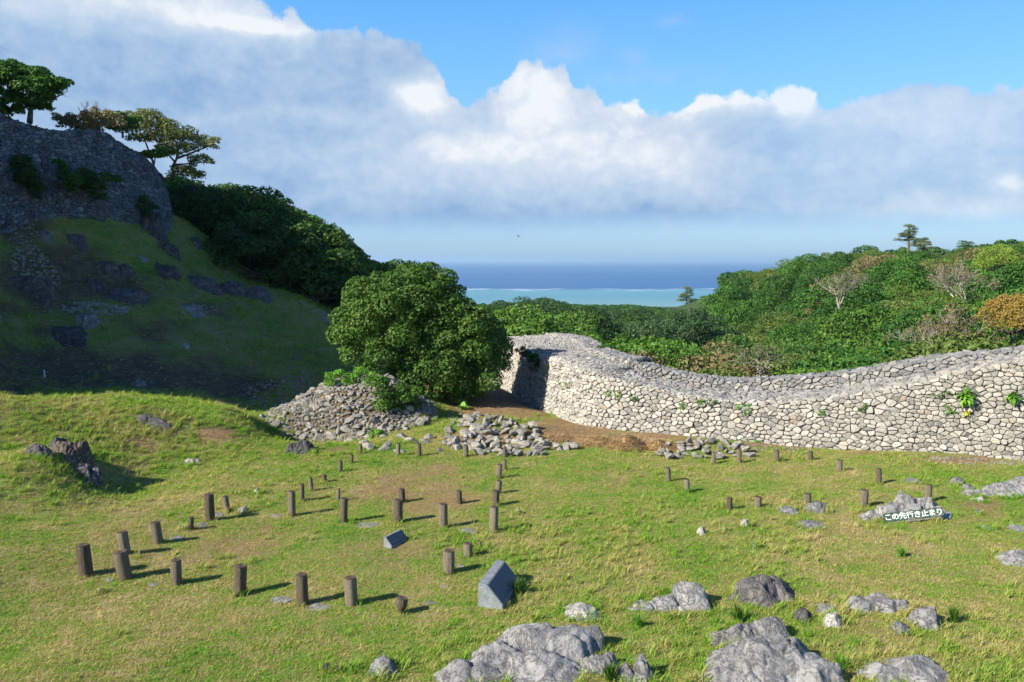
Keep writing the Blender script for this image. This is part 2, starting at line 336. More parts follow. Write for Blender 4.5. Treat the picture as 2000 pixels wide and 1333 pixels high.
# ================================================================= materials
def mat(name, build, disp=False):
    m = bpy.data.materials.new(name); m.use_nodes = True; nt = m.node_tree; nt.nodes.clear()
    o = nt.nodes.new('ShaderNodeOutputMaterial'); build(nt, o); return m
def pos(nt):
    g = nt.nodes.new('ShaderNodeNewGeometry'); return X(nt, g.outputs['Position'])
def objpos(nt):
    g = nt.nodes.new('ShaderNodeTexCoord'); return X(nt, g.outputs['Object'])
def rnd(nt):
    g = nt.nodes.new('ShaderNodeObjectInfo'); return X(nt, g.outputs['Random'])
def bsdf(nt, o, col, rough=.9, bump_h=None, bump_s=.5, bump_d=.02, spec=.25):
    b = nt.nodes.new('ShaderNodeBsdfPrincipled'); link(nt, col, b.inputs['Base Color']); link(nt, rough, b.inputs['Roughness'])
    b.inputs['Specular IOR Level'].default_value = spec
    if bump_h is not None:
        n = nt.nodes.new('ShaderNodeBump'); n.inputs['Strength'].default_value = bump_s; n.inputs['Distance'].default_value = bump_d
        nt.links.new(bump_h.s, n.inputs['Height']); nt.links.new(n.outputs[0], b.inputs['Normal'])
    nt.links.new(b.outputs[0], o.inputs[0]); return b
GREEN, LUSH, DRY, STRAW = (.22, .355, .052), (.125, .29, .032), (.53, .42, .22), (.33, .245, .12)
def grass_colour(nt, p):
    big = noise(nt, p, .22, 3, .6); m2 = noise(nt, p, 1.1, 4, .6); sm = noise(nt, p, 7, 3, .6)
    dry = ((big - .5) * 1.6 + (m2 - .5) * 1.6 + (sm - .5) * 1.5 + .51 + attr(nt, 'litter') * .0).clamp()
    return ramp(nt, dry, [(0, LUSH), (.3, GREEN), (.62, (.355, .365, .11)), (1, DRY)])
def m_ground(nt, o):
    p = pos(nt); gcol = grass_colour(nt, p)
    sm = noise(nt, p, 16, 4, .65); soil = ramp(nt, noise(nt, p, 3, 6, .7), [(.3, (.05, .034, .023)), (.55, (.11, .078, .052)), (.8, (.22, .175, .13))])
    lit = ramp(nt, noise(nt, p, 9, 5, .7, .6), [(.25, (.11, .068, .038)), (.5, (.235, .15, .08)), (.8, (.38, .275, .155))])
    floor_ = ramp(nt, noise(nt, p, 1.5, 5, .7), [(.3, (.02, .045, .012)), (.7, (.06, .09, .03))])
    under = mixc(nt, .55, gcol, (.10, .085, .035))
    c = mixc(nt, attr(nt, 'litter'), under, lit); c = mixc(nt, attr(nt, 'dirt') * .92, c, soil); c = mixc(nt, attr(nt, 'wood'), c, floor_)
    bsdf(nt, o, c, .95, sm + noise(nt, p, 60, 3, .7) * .5, .8, .05, .1)
M_ground = mat('grassy_ground', m_ground)
ground = obj('ground', me, M_ground); tag(ground, kind='structure')

def m_sea(nt, o):
    p = pos(nt); x, y, z = sep(nt, p); wob = noise(nt, comb(nt, x * .0016, y * .0011), 1, 5, .6)
    yy = y + (wob - .5) * 420
    lag = ramp(nt, ((yy - 1450) * (1 / 900)).clamp(), [(0, (.14, .27, .26)), (.45, (.075, .22, .27)), (.8, (.09, .25, .29)), (.97, (.045, .15, .26)), (1, (.018, .085, .22))])
    deep = mixc(nt, noise(nt, comb(nt, x * .0004, y * .0012), 1, 4, .6).step(.35, .65), (.012, .078, .20), (.018, .10, .24))
    c = mixc(nt, yy.step(2290, 2400), lag, deep)
    band = (y + (noise(nt, comb(nt, x * .004, 0.0), 1, 3, .6) - .5) * 260 - 2330) * (1 / 34); foam = (band.sq() * -1).f('EXPONENT')
    foam = foam * noise(nt, comb(nt, x * .006, y * .02), 1, 5, .7).step(.50, .60)
    band2 = (y + (noise(nt, comb(nt, x * .005, 3.0), 1, 3, .6) - .5) * 200 - 2235) * (1 / 22)
    foam = foam + (band2.sq() * -1).f('EXPONENT') * noise(nt, comb(nt, x * .008, y * .02, 5.0), 1, 5, .7).step(.55, .62) * .8
    c = mixc(nt, foam.clamp(), c, (.85, .88, .9))
    wv = noise(nt, comb(nt, x * .03, y * .09), 1, 4, .6)
    bsdf(nt, o, c, .45, wv, .35, 2.0, .3)
M_sea = mat('sea_water', m_sea)
sx_ = np.array([-60000, -20000, -6000, -2000, 0, 2000, 6000, 20000, 60000.]); sy_ = np.array([900, 1600, 2400, 4000, 8000, 16000, 32000, 60000.])
SX, SY = np.meshgrid(sx_, sy_); SVv = np.c_[SX.ravel(), SY.ravel(), np.full(SX.size, -80.)]; k = len(sx_); I = (np.arange(len(sy_) - 1)[:, None] * k + np.arange(k - 1)[None]).ravel()
sea = obj('sea', fast_mesh('sea', SVv, np.c_[I, I + 1, I + k + 1, I + k], None, True), M_sea); tag(sea, kind='structure')

# stone
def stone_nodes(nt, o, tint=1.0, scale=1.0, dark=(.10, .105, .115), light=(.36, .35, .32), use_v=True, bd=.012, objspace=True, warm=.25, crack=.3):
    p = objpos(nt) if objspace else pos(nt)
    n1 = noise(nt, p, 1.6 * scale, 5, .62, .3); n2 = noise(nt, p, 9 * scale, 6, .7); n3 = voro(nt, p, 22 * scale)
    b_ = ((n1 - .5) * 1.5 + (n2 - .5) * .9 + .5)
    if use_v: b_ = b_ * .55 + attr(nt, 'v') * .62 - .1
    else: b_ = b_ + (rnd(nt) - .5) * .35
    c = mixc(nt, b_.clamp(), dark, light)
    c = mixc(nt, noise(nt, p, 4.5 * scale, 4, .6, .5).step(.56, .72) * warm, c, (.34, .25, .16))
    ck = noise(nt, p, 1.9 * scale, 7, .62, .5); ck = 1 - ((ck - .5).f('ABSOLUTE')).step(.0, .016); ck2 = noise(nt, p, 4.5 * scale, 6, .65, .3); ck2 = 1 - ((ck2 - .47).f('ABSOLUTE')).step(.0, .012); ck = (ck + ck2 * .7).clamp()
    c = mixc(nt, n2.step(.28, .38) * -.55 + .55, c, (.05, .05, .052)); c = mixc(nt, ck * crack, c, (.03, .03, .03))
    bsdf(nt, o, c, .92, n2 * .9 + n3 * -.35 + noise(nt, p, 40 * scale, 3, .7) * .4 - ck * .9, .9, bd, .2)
M_boulder = mat('grey_limestone', lambda nt, o: stone_nodes(nt, o, scale=1.2, dark=(.11, .11, .112), light=(.33, .325, .31), use_v=False, bd=.025, crack=.22))
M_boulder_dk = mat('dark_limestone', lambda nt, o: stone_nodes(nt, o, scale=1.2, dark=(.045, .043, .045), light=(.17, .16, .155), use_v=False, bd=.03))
M_boulder_br = mat('earthy_limestone', lambda nt, o: stone_nodes(nt, o, scale=1.2, dark=(.05, .043, .04), light=(.20, .155, .125), use_v=False, bd=.03, warm=.5))
M_pale = mat('pale_limestone', lambda nt, o: stone_nodes(nt, o, scale=1.6, dark=(.24, .23, .21), light=(.56, .53, .47), use_v=False, bd=.02))
def m_wall(nt, o):
    p = pos(nt); gr = attr(nt, 'grey'); v = attr(nt, 'v')
    n1 = noise(nt, p, 2.2, 5, .65); n2 = noise(nt, p, 14, 6, .7)
    t = (v * .9 + (n1 - .5) * .8 + (n2 - .5) * .7 + .12).clamp()
    lightc = ramp(nt, t, [(0, (.16, .15, .135)), (.3, (.27, .255, .222)), (.6, (.355, .333, .285)), (1, (.46, .43, .37))])
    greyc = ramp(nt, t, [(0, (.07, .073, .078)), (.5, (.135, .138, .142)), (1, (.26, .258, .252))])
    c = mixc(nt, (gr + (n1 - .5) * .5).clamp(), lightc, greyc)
    c = mixc(nt, attr(nt, 'tan') * .4, c, (.36, .26, .17))
    bsdf(nt, o, c, .93, n2 + noise(nt, p, 50, 3, .7) * .4, .8, .015, .15)
M_wall = mat('drystone', m_wall)
def m_wall_dark(nt, o):
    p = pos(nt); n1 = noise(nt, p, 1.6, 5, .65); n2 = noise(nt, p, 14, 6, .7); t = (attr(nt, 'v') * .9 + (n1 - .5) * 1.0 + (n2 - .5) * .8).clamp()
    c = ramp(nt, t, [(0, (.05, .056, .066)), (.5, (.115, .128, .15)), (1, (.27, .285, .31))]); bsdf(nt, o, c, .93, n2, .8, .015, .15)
M_wall_dark = mat('blue_grey_drystone', m_wall_dark)  # darker, bluer drystone colours, used on the castle wall
M_core = mat('wall_hearting', lambda nt, o: bsdf(nt, o, ramp(nt, noise(nt, pos(nt), 5, 5, .7), [(.3, (.09, .084, .072)), (.7, (.20, .185, .155))]), .98))

# ================================================================= dry stone walls: every stone a chipped block over a Voronoi pattern
def drystone(name, S, L, Pf, du, dv, seed, greyf, core_mat=None, parent=None, skip=.2, lift=.05, vf=None):
    """S(u, v) -> (n,3) point; L = length, Pf = profile length (function of u or number); returns object"""
    AS = 1.5; rs = RS(seed); nu, nv_ = int(L / du), int(Pf * AS / dv); seeds = {}
    for i in range(-1, nu + 1):
        for j in range(-1, nv_ + 1):
            if rs.rand() < skip and 0 <= i < nu: continue
            seeds[i, j] = ((i + .5 * (j % 2) + .12 + rs.rand() * .76) * du, (j + .12 + rs.rand() * .76) * dv)
    Vs, F4, F3, av, ag, at_ = [], [], [], [], [], []; n = 0; all_uv = []; meta = []
    for (i, j), (u0, v0) in seeds.items():
        if not (0 <= i < nu and 0 <= j < nv_) or (vf is not None and v0 / AS > vf(u0)[-1] - .1): continue
        poly = [(u0 - 1.6 * du, v0 - 1.6 * dv), (u0 + 1.6 * du, v0 - 1.6 * dv), (u0 + 1.6 * du, v0 + 1.6 * dv), (u0 - 1.6 * du, v0 + 1.6 * dv)]
        for di in (-2, -1, 0, 1, 2):
            for dj in (-2, -1, 0, 1, 2):
                s = seeds.get((i + di, j + dj))
                if s is None or (di == 0 and dj == 0): continue
                mx_, my_ = (u0 + s[0]) / 2, (v0 + s[1]) / 2; nx0, ny0 = s[0] - u0, s[1] - v0; new = []
                d = [(p[0] - mx_) * nx0 + (p[1] - my_) * ny0 for p in poly]
                for k in range(len(poly)):
                    a, b, da, db = poly[k], poly[(k + 1) % len(poly)], d[k], d[(k + 1) % len(poly)]
                    if da <= 0: new.append(a)
                    if da * db < 0: t = da / (da - db); new.append((a[0] + (b[0] - a[0]) * t, a[1] + (b[1] - a[1]) * t))
                poly = new
                if len(poly) < 3: break
            if len(poly) < 3: break
        if len(poly) < 3: continue
        P = np.array(poly); P[:, 1] /= AS; c = P.mean(0)
        # drop tiny edges, then round the corners
        keep = [k for k in range(len(P)) if np.linalg.norm(P[k] - P[k - 1]) > .022]
        if len(keep) < 3: continue
        P = P[keep]; c = P.mean(0); size = np.sqrt(np.abs(np.sum(P[:, 0] * np.roll(P[:, 1], -1) - P[:, 1] * np.roll(P[:, 0], -1))) / 2)
        Q = []
        for k in range(len(P)):
            a, b, e = P[k - 1], P[k], P[(k + 1) % len(P)]; r_ = rs.uniform(.08, .24)
            Q += [b + (a - b) * r_, b + (e - b) * r_]
        Q = np.array(Q); m = len(Q); gap = .004 + rs.rand() * .008
        Q = c + (Q - c) * (1 - gap / (size * .5)) + rs.randn(m, 2) * .004
        h = lift * (.45 + rs.rand() * .9) * min(1.4, size / .22); ta, tb = rs.randn(2) * .22
        ring = [(Q, -.035), (c + (Q - c) * 1.0, h * .30), (c + (Q - c) * .88, h * (.9 + .1 * rs.rand())), (c + (Q - c) * .40, h * 1.12)]
        uv = np.concatenate([r_[0] for r_ in ring] + [c[None]]); hh = np.concatenate([np.full(m, r_[1]) for r_ in ring] + [[h * 1.15]])
        hh = hh + np.where(hh > h * .5, (uv[:, 0] - c[0]) * ta + (uv[:, 1] - c[1]) * tb + rs.randn(len(hh)) * .005, 0)
        Vs.append(np.c_[uv, hh]); k = np.arange(m)
        for a in range(3): F4.append(np.c_[n + a * m + k, n + a * m + (k + 1) % m, n + (a + 1) * m + (k + 1) % m, n + (a + 1) * m + k])
        F3.append(np.c_[n + 3 * m + k, n + 3 * m + (k + 1) % m, np.full(m, n + 4 * m)])
        cnt = 4 * m + 1; n += cnt
        bright = np.clip(rs.normal(.5, .16), 0, 1); av.append(np.full(cnt, bright)); ag.append(np.full(cnt, np.clip(greyf(c[0], c[1]) + rs.normal(0, .16), 0, 1))); at_.append(np.full(cnt, 1.0 if rs.rand() < .03 else 0.0))
    UVH = np.concatenate(Vs); e = .03
    P0 = S(UVH[:, 0], UVH[:, 1]); Pu = S(UVH[:, 0] + e, UVH[:, 1]) - S(UVH[:, 0] - e, UVH[:, 1]); Pv = S(UVH[:, 0], UVH[:, 1] + e) - S(UVH[:, 0], UVH[:, 1] - e)
    N = np.cross(Pv, Pu); N /= np.linalg.norm(N, axis=1)[:, None] + 1e-9
    V = P0 + N * UVH[:, 2:3]
    me = fast_mesh(name, V, [np.concatenate(F4), np.concatenate(F3)], {'v': np.concatenate(av), 'grey': np.concatenate(ag), 'tan': np.concatenate(at_)}, False)
    o = obj(name, me, M_wall, parent)
    uu, vv = np.linspace(0, L, int(L / .25)), np.linspace(0, Pf, int(Pf / .12)); UU, VV = np.meshgrid(uu, vv)
    P0 = S(UU.ravel(), VV.ravel()); Pu = S(UU.ravel() + e, VV.ravel()) - S(UU.ravel() - e, VV.ravel()); Pv = S(UU.ravel(), VV.ravel() + e) - S(UU.ravel(), VV.ravel() - e)
    N = np.cross(Pv, Pu); N /= np.linalg.norm(N, axis=1)[:, None] + 1e-9; Vc = P0 - N * .03
    k = len(uu); I = (np.arange(len(vv) - 1)[:, None] * k + np.arange(k - 1)[None]).ravel()
    return o, fast_mesh(name + '_core', Vc, np.c_[I, I + 1, I + k + 1, I + k], None, True)
def chaikin(P, n=2):
    for _ in range(n):
        Q = [P[0]]
        for a, b in zip(P[:-1], P[1:]): Q += [a * .75 + b * .25, a * .25 + b * .75]
        Q.append(P[-1]); P = np.array(Q)
    return P
def wall_surface(st):
    """st rows: x, y, then a profile of (offset, z) pairs; returns S, L, Pf. v runs up the face, over the top and down the back."""
    st = chaikin(np.array(st, float), 2); XY = st[:, :2]; d = np.r_[0, np.cumsum(np.linalg.norm(np.diff(XY, axis=0), axis=1))]
    L = d[-1]; prof = st[:, 2:].reshape(len(st), -1, 2)
    seg = np.linalg.norm(np.diff(prof, axis=1), axis=2); VK = np.c_[np.zeros(len(st)), np.cumsum(seg, axis=1)]; Pf = VK[:, -1].max()
    T = np.gradient(XY, axis=0); T /= np.linalg.norm(T, axis=1)[:, None]; NN = np.c_[T[:, 1], -T[:, 0]]     # into the wall: right of travel
    def S(u, v):
        u = np.clip(u, 0, L); vks = np.array([np.interp(u, d, VK[:, j]) for j in range(VK.shape[1])]); v = np.clip(v, 0, vks[-1] - 1e-4)
        x, y = np.interp(u, d, XY[:, 0]), np.interp(u, d, XY[:, 1]); n0, n1 = np.interp(u, d, NN[:, 0]), np.interp(u, d, NN[:, 1])
        off = np.zeros(len(u)); z = np.zeros(len(u)); kk = np.clip((v[None] >= vks).sum(0) - 1, 0, len(vks) - 2); ar = np.arange(len(u)); f = (v - vks[kk, ar]) / (vks[kk + 1, ar] - vks[kk, ar] + 1e-6)
        cols_o = np.array([np.interp(u, d, prof[:, j, 0]) for j in range(prof.shape[1])]); cols_z = np.array([np.interp(u, d, prof[:, j, 1]) for j in range(prof.shape[1])]); off = cols_o[kk, ar] * (1 - f) + cols_o[kk + 1, ar] * f; z = cols_z[kk, ar] * (1 - f) + cols_z[kk + 1, ar] * f
        wv = vnoise(np.c_[u, v], .8, 5, 2) * .05
        return np.c_[x + n0 * (off + wv), y + n1 * (off + wv), z]
    vkf = lambda u: np.array([np.interp(u, d, VK[:, j]) for j in range(VK.shape[1])])
    return S, L, Pf, vkf
# --- the long winding enclosure wall on the right (travelling from the right edge to the far left)
tab = [(2300, 915, 668, 640, 0), (2150, 905, 690, 665, 0), (2000, 897, 705, 684, 0), (1900, 890, 722, 691, 0), (1800, 885, 748, 706, 0), (1700, 880, 768, 724, 0), (1600, 873, 782, 733, 0), (1500, 867, 789, 740, 0),
       (1400, 861, 785, 741, 0), (1300, 853, 770, 729, 0), (1200, 843, 746, 708, 0), (1130, 832, 727, 692, .0)]
st = []
for px, yb, yf, yt, _ in tab:
    p = on_z(px, yb, 0); p[2] = hz(p[0], p[1])
    po = float(np.interp(px, [1450, 1850], [2.0, 1.05])); zf = at(px, yf, p[1] + .45)[2]; zt = at(px, yt, p[1] + po + .5)[2]
    st.append([p[0], p[1], -.15, -.35, 0, 0.0, .2, zf * .5, .42, zf, .8, zf + .04, po, zf + .10 if zt - zf > .25 else zf + (zt - zf) * .4, po + .15, zt, po + .85, zt, po + 1.05, -1.5])
for px, D, zt, T in [(1085, 26.6, 1.66, 2.8), (1064, 27.9, 1.68, 2.8), (1052, 29.0, 1.6, 3.0), (1024, 30.6, 1.5, 3.3), (992, 34, 1.4, 4.0), (966, 38.5, 1.2, 4.6), (935, 43, .9, 4.6)]:
    p = at(px, 600, D); g = hz(p[0], p[1])
    st.append([p[0], p[1], -.15, g - .35, 0, g, .2, g * .5 + zt * .5, .42, zt, .8, zt + .04, T - 1, zt + .12, T - .8, zt + .22, T, zt + .2, T + .2, -1.5])
Sw, Lw, Pw, vkw = wall_surface(st)
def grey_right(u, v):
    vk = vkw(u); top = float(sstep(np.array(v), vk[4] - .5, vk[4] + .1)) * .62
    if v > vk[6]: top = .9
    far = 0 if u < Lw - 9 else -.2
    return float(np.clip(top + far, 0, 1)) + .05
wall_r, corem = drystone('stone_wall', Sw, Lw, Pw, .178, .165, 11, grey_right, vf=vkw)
tag(wall_r, 'long winding dry stone wall of pale limestone with a grey parapet behind the lawn', 'wall', kind='thing')
obj('hearting', corem, M_core, wall_r)
# --- the castle wall on the hillside, top left
st = []
for px, yb, yt, D in [(-160, 395, 140, 28), (-60, 405, 178, 30), (0, 412, 212, 31.2), (60, 418, 240, 32.2), (130, 425, 262, 33.4), (185, 430, 260, 34.4), (250, 446, 262, 36), (272, 455, 290, 36.7), (328, 462, 318, 37.8), (343, 455, 335, 39.2), (350, 440, 345, 41.5), (352, 430, 350, 43)]:
    p = at(px, yb, D); g = min(p[2], hz(p[0], p[1])) - .3; zt = at(px, yt, D + .9)[2]
    st.append([p[0], p[1], -.3, g - .6, 0, g, .4, g * .5 + zt * .5, .8, zt, 1.3, zt + .03, 3.0, zt, 3.2, g])
st = st[::-1]                                           # travel so that the wall body lies to the right of travel: reversed
Sl, Ll, Pl, vkl = wall_surface(st)
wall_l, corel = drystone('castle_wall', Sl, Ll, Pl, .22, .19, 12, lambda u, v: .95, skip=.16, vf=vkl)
tag(wall_l, 'high dry stone castle wall in the shade on top of the left hillside', 'castle wall', kind='thing')
obj('hearting', corel, M_core, wall_l)

put(wall_l.data, M_wall_dark)

# ================================================================= foliage
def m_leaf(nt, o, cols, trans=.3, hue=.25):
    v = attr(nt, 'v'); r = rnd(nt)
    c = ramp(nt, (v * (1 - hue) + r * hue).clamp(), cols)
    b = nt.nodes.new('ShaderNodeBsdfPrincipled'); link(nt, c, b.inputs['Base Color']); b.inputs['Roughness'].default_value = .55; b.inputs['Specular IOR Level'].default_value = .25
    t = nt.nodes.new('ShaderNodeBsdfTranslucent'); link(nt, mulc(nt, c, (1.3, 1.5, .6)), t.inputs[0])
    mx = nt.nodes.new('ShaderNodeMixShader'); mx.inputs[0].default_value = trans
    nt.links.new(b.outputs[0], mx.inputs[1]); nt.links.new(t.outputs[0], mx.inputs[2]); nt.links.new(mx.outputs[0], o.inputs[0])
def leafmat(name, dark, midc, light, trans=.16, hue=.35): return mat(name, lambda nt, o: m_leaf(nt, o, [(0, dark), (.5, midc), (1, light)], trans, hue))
L_round = leafmat('glossy_leaves', (.018, .05, .008), (.052, .118, .015), (.11, .19, .028))
L_deep = leafmat('deep_green_leaves', (.016, .05, .008), (.042, .12, .014), (.09, .20, .022))
L_mid = leafmat('mid_green_leaves', (.028, .075, .010), (.066, .15, .017), (.14, .25, .028))
L_olive = leafmat('olive_leaves', (.05, .08, .016), (.095, .145, .026), (.16, .21, .045))
L_brown = leafmat('browned_leaves', (.085, .075, .03), (.16, .135, .055), (.25, .21, .095), .15)
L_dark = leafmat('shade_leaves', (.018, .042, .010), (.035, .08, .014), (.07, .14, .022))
L_yellow = leafmat('yellow_leaves', (.30, .34, .03), (.45, .46, .04), (.6, .6, .08))
L_bright = leafmat('fresh_green_leaves', (.07, .18, .02), (.13, .30, .03), (.22, .42, .05))
L_straw = leafmat('dry_straw', (.20, .13, .06), (.34, .22, .10), (.50, .36, .18), .1)
L_twig = leafmat('bare_twigs', (.16, .13, .10), (.26, .22, .17), (.38, .33, .26), 0)
M_bark = mat('bark', lambda nt, o: bsdf(nt, o, ramp(nt, noise(nt, objpos(nt), 6, 5, .7), [(.3, (.06, .045, .035)), (.7, (.17, .14, .115))]), .95, noise(nt, objpos(nt), 25, 4, .7), .8, .02))
M_palebark = mat('pale_bark', lambda nt, o: bsdf(nt, o, ramp(nt, noise(nt, objpos(nt), 5, 5, .7), [(.3, (.18, .15, .12)), (.7, (.42, .37, .31))]), .95))

def unit(v): return v / (np.linalg.norm(v, axis=-1, keepdims=True) + 1e-9)
def leaves(bag, lobes, n, L, rs, up=.5, low=-.35, thick=.16, asp=.5, jit=.6, core=.15, lobev=.35):
    lb = np.array(lobes, float); area = lb[:, 3] * lb[:, 4] + lb[:, 3] * lb[:, 5]; pr = area / area.sum(); k = rs.choice(len(lb), n, p=pr)
    d = unit(rs.randn(n, 3)); flip = d[:, 2] < low; d[flip, 2] *= -1
    rr = 1 - np.abs(rs.randn(n)) * thick; inn = rs.rand(n) < core; rr[inn] *= rs.uniform(.3, .9, inn.sum()); rr = np.clip(rr, .15, 1.05)
    rr *= 1 + vnoise(d * 2.2 + k[:, None] * 3.1, 1.0, 3, 2) * .22
    P = lb[k, :3] + d * rr[:, None] * lb[k, 3:6]; keep = np.ones(n, bool)
    for q in range(len(lb)):
        s = ((P - lb[q, :3]) / lb[q, 3:6]); keep &= ~(((s ** 2).sum(1) < .62) & (k != q) & ~inn)
    P, d, k = P[keep], d[keep], k[keep]; m = len(P)
    nrm = unit(unit(d / lb[k, 3:6]) * .9 + np.array([0, 0, up]) + rs.randn(m, 3) * jit); t = unit(np.cross(nrm, rs.randn(m, 3))); b = np.cross(nrm, t)
    s = L * rs.uniform(.65, 1.3, m)[:, None]
    V = np.stack([P - t * s * .5, P + b * s * asp * .5, P + t * s * .5 + nrm * s * -.12, P - b * s * asp * .5], 1).reshape(-1, 3)
    lv = rs.rand(len(lb)); v = np.clip(.5 + (lv[k] - .5) * lobev * 2 + rs.randn(m) * .16, 0, 1)
    bag.add(V, np.arange(m * 4).reshape(-1, 4), None, np.repeat(v, 4))
def dome_lobes(rs, R, h, n, r0, r1, flat=.6, z0=0.0, low=0.0):
    out_ = [(0, 0, z0 + h * .35, R * .62, R * .62, h * .5)]
    for i in range(n):
        el = math.asin(low + (1 - low) * ((i + .5) / n) ** .9); az = i * 2.39996 + rs.rand() * .5; r = r0 + (r1 - r0) * rs.rand()
        c, s = math.cos(el), math.sin(el); q = 1 - r * .45 / R
        out_.append((R * q * c * math.cos(az), R * q * c * math.sin(az), z0 + h * s * q, r, r, r * flat))
    return out_
def limbs(bag, base, tips, r, rs, a=.5, sag=.15, n=5):
    for tp in tips:
        b, t = np.array(base, float), np.array(tp, float); pts = [b + (t - b) * f + np.array([0, 0, -sag * math.sin(f * math.pi) * np.linalg.norm(t - b)]) * (1 - f) + rs.randn(3) * .03 * np.linalg.norm(t - b) * (0 < f < 1) for f in np.linspace(0, 1, n)]
        tube(bag, pts, [r * (1 - .8 * f) for f in np.linspace(0, 1, n)], 5, a)
def branch(bag, p, d, L, r, depth, rs, spread=.55, tips=None, up=.12, kids=3):
    p = np.array(p, float); pts = [p]; dd = np.array(d, float)
    for i in range(3): dd = unit(dd + rs.randn(3) * .12 + np.array([0, 0, up])); p = p + dd * L / 3; pts.append(p)
    tube(bag, pts, [r, r * .85, r * .7, r * .55], 5 if depth > 1 else 4, .5 + rs.randn() * .1, cap=depth == 0)
    if tips is not None and depth <= 1: tips.append(p)
    if depth > 0:
        for i in range(kids + (rs.rand() < .4)):
            nd = unit(dd + rs.randn(3) * spread); branch(bag, pts[2] if i == 0 else p, nd, L * rs.uniform(.62, .85), r * .55, depth - 1, rs, spread, tips, up, kids)

def new_tree(name, loc, label, cat, group=None, trunk=None, crown=None, leafm=None, barkm=None, sc=1.0, rz=0.0):
    t = empty(name, loc, rz); tag(t, label, cat, group, 'thing'); t.scale = (sc, sc, sc) if np.isscalar(sc) else sc
    for nm, me_, m_ in (('trunk', trunk, barkm or M_bark), ('crown', crown, leafm)):
        if me_ is None: continue
        if not me_.materials: me_.materials.append(m_)
        o = bpy.data.objects.new(nm, me_); main.objects.link(o); o.parent = t
        if me_.materials[0] != m_: o.material_slots[0].link = 'OBJECT'; o.material_slots[0].material = m_
    return t

# --- the big round tree behind the rubble mound
rs = RS(5); B = Bag(); T0 = at(822, 790, 28.2); T0[2] = hz(T0[0], T0[1]); lob = []
def lp(px, py, D, r, fl=.8):
    D -= 2.8; r *= .92; p = at(px, py, D) - T0
    return (p[0], p[1], p[2], r, r, r * fl)
for px, py, D, R_ in [(765, 640, 28.3, 1.86), (890, 672, 28.4, 1.5), (822, 612, 28.8, 1.68), (850, 720, 27.9, 1.35), (915, 700, 29.6, 1.35)]:
    p = at(px, py, D) - T0; lob.append((p[0], p[1], p[2], R_ * .85, R_ * .85, R_ * .85))
    n = int(R_ * R_ * 15)
    for i in range(n):
        zz = 1 - 1.55 * (i + .5) / n; a = i * 2.39996 + rs.rand() * .4; c = math.sqrt(max(0, 1 - zz * zz)); r = rs.uniform(.28, .68); q = R_ * (1 - r * .3 / R_) * rs.uniform(.95, 1.05)
        lob.append((p[0] + q * c * math.cos(a), p[1] + q * c * math.sin(a), p[2] + q * zz * .98, r, r, r * .8))
lob += [lp(668, 620, 30.6, .5), (lp(655, 650, 30.4, .4)), lp(700, 560, 31, .5), lp(985, 672, 31.5, .4), lp(960, 640, 31, .5), lp(950, 720, 30.4, .6), lp(690, 700, 30, .5), lp(900, 748, 29.8, .45), lp(935, 735, 31.4, .6), lp(965, 705, 32, .6), lp(925, 765, 31, .5), lp(895, 772, 30.6, .5), lp(870, 725, 29.5, .55), lp(730, 720, 29.8, .5)] + [lp(x_, y_, 30 + (i % 3) * .5, .55) for i, (x_, y_) in enumerate([(720, 745), (760, 755), (800, 760), (840, 765), (880, 770), (920, 765), (950, 750), (780, 735), (860, 745), (900, 750)])]
leaves(B, lob, 175000, .108, rs, up=.45, low=-.6, thick=.13, core=.10, asp=.55, lobev=.22)
cr = B.mesh('round_crown'); TB = Bag()
for i in range(5):
    a = i * 1.26; branch(TB, (.15 * math.cos(a), .15 * math.sin(a), -.2), unit(np.array([math.cos(a) * .5, math.sin(a) * .5, 1.0])), .95, .12, 3, rs, .45)
new_tree('round_tree', T0, 'big round dense evergreen tree standing alone behind the rubble mound', 'tree', None, TB.mesh('round_trunk', True), cr, L_round)

# --- generic crowns for the woods
def wood_variant(seed, kind):
    rs = RS(seed); Bc, Bt = Bag(), Bag()
    if kind == 'broad': lob = dome_lobes(rs, 2.2, 2.2, 26, .45, .9, .72, 2.0); n, L = 10500, .15
    elif kind == 'layer': lob = [(rs.randn() * 1.0, rs.randn() * 1.0, rs.uniform(1.8, 4.0), rs.uniform(.7, 1.4), rs.uniform(.7, 1.4), rs.uniform(.3, .5)) for _ in range(22)]; n, L = 8500, .15
    elif kind == 'tall': lob = dome_lobes(rs, 1.7, 2.9, 24, .4, .8, .8, 1.8); n, L = 9000, .15
    elif kind == 'thin': lob = dome_lobes(rs, 2.2, 2.3, 20, .35, .6, .5, 2.0); n, L = 5000, .14
    leaves(Bc, lob, n, L, rs, low=-.45, up=.25, lobev=.25)
    tips = [(l[0], l[1], l[2]) for l in lob[1:9]]
    tube(Bt, [(0, 0, -.6), (.05, 0, .8), (0, .08, 1.8)], [.16, .13, .10], 6); limbs(Bt, (0, .08, 1.7), tips, .07, rs)
    return Bt.mesh('wood_trunk_' + kind), Bc.mesh('wood_crown_' + kind)
VAR = [wood_variant(100 + i, k) for i, k in enumerate(['broad', 'broad', 'layer', 'layer', 'tall', 'broad', 'thin'])]
def bare_variant(seed, L0=1.35, leafn=700):
    rs = RS(seed); Bt, Bc, tips = Bag(), Bag(), []
    for i in range(3): branch(Bt, (0, 0, -.4), unit(np.array([rs.randn() * .35, rs.randn() * .35, 1])), L0, .085, 4, rs, .5, tips, .1)
    tp = np.array(tips); lob = [(*p, .28, .28, .2) for p in tp[rs.permutation(len(tp))[:90]]]
    leaves(Bc, lob, leafn, .17, rs, asp=.45); return Bt.mesh('bare_trunk'), Bc.mesh('bare_crown')
BARE = [bare_variant(300, 1.35, 2400), bare_variant(301, 1.3, 1500)]

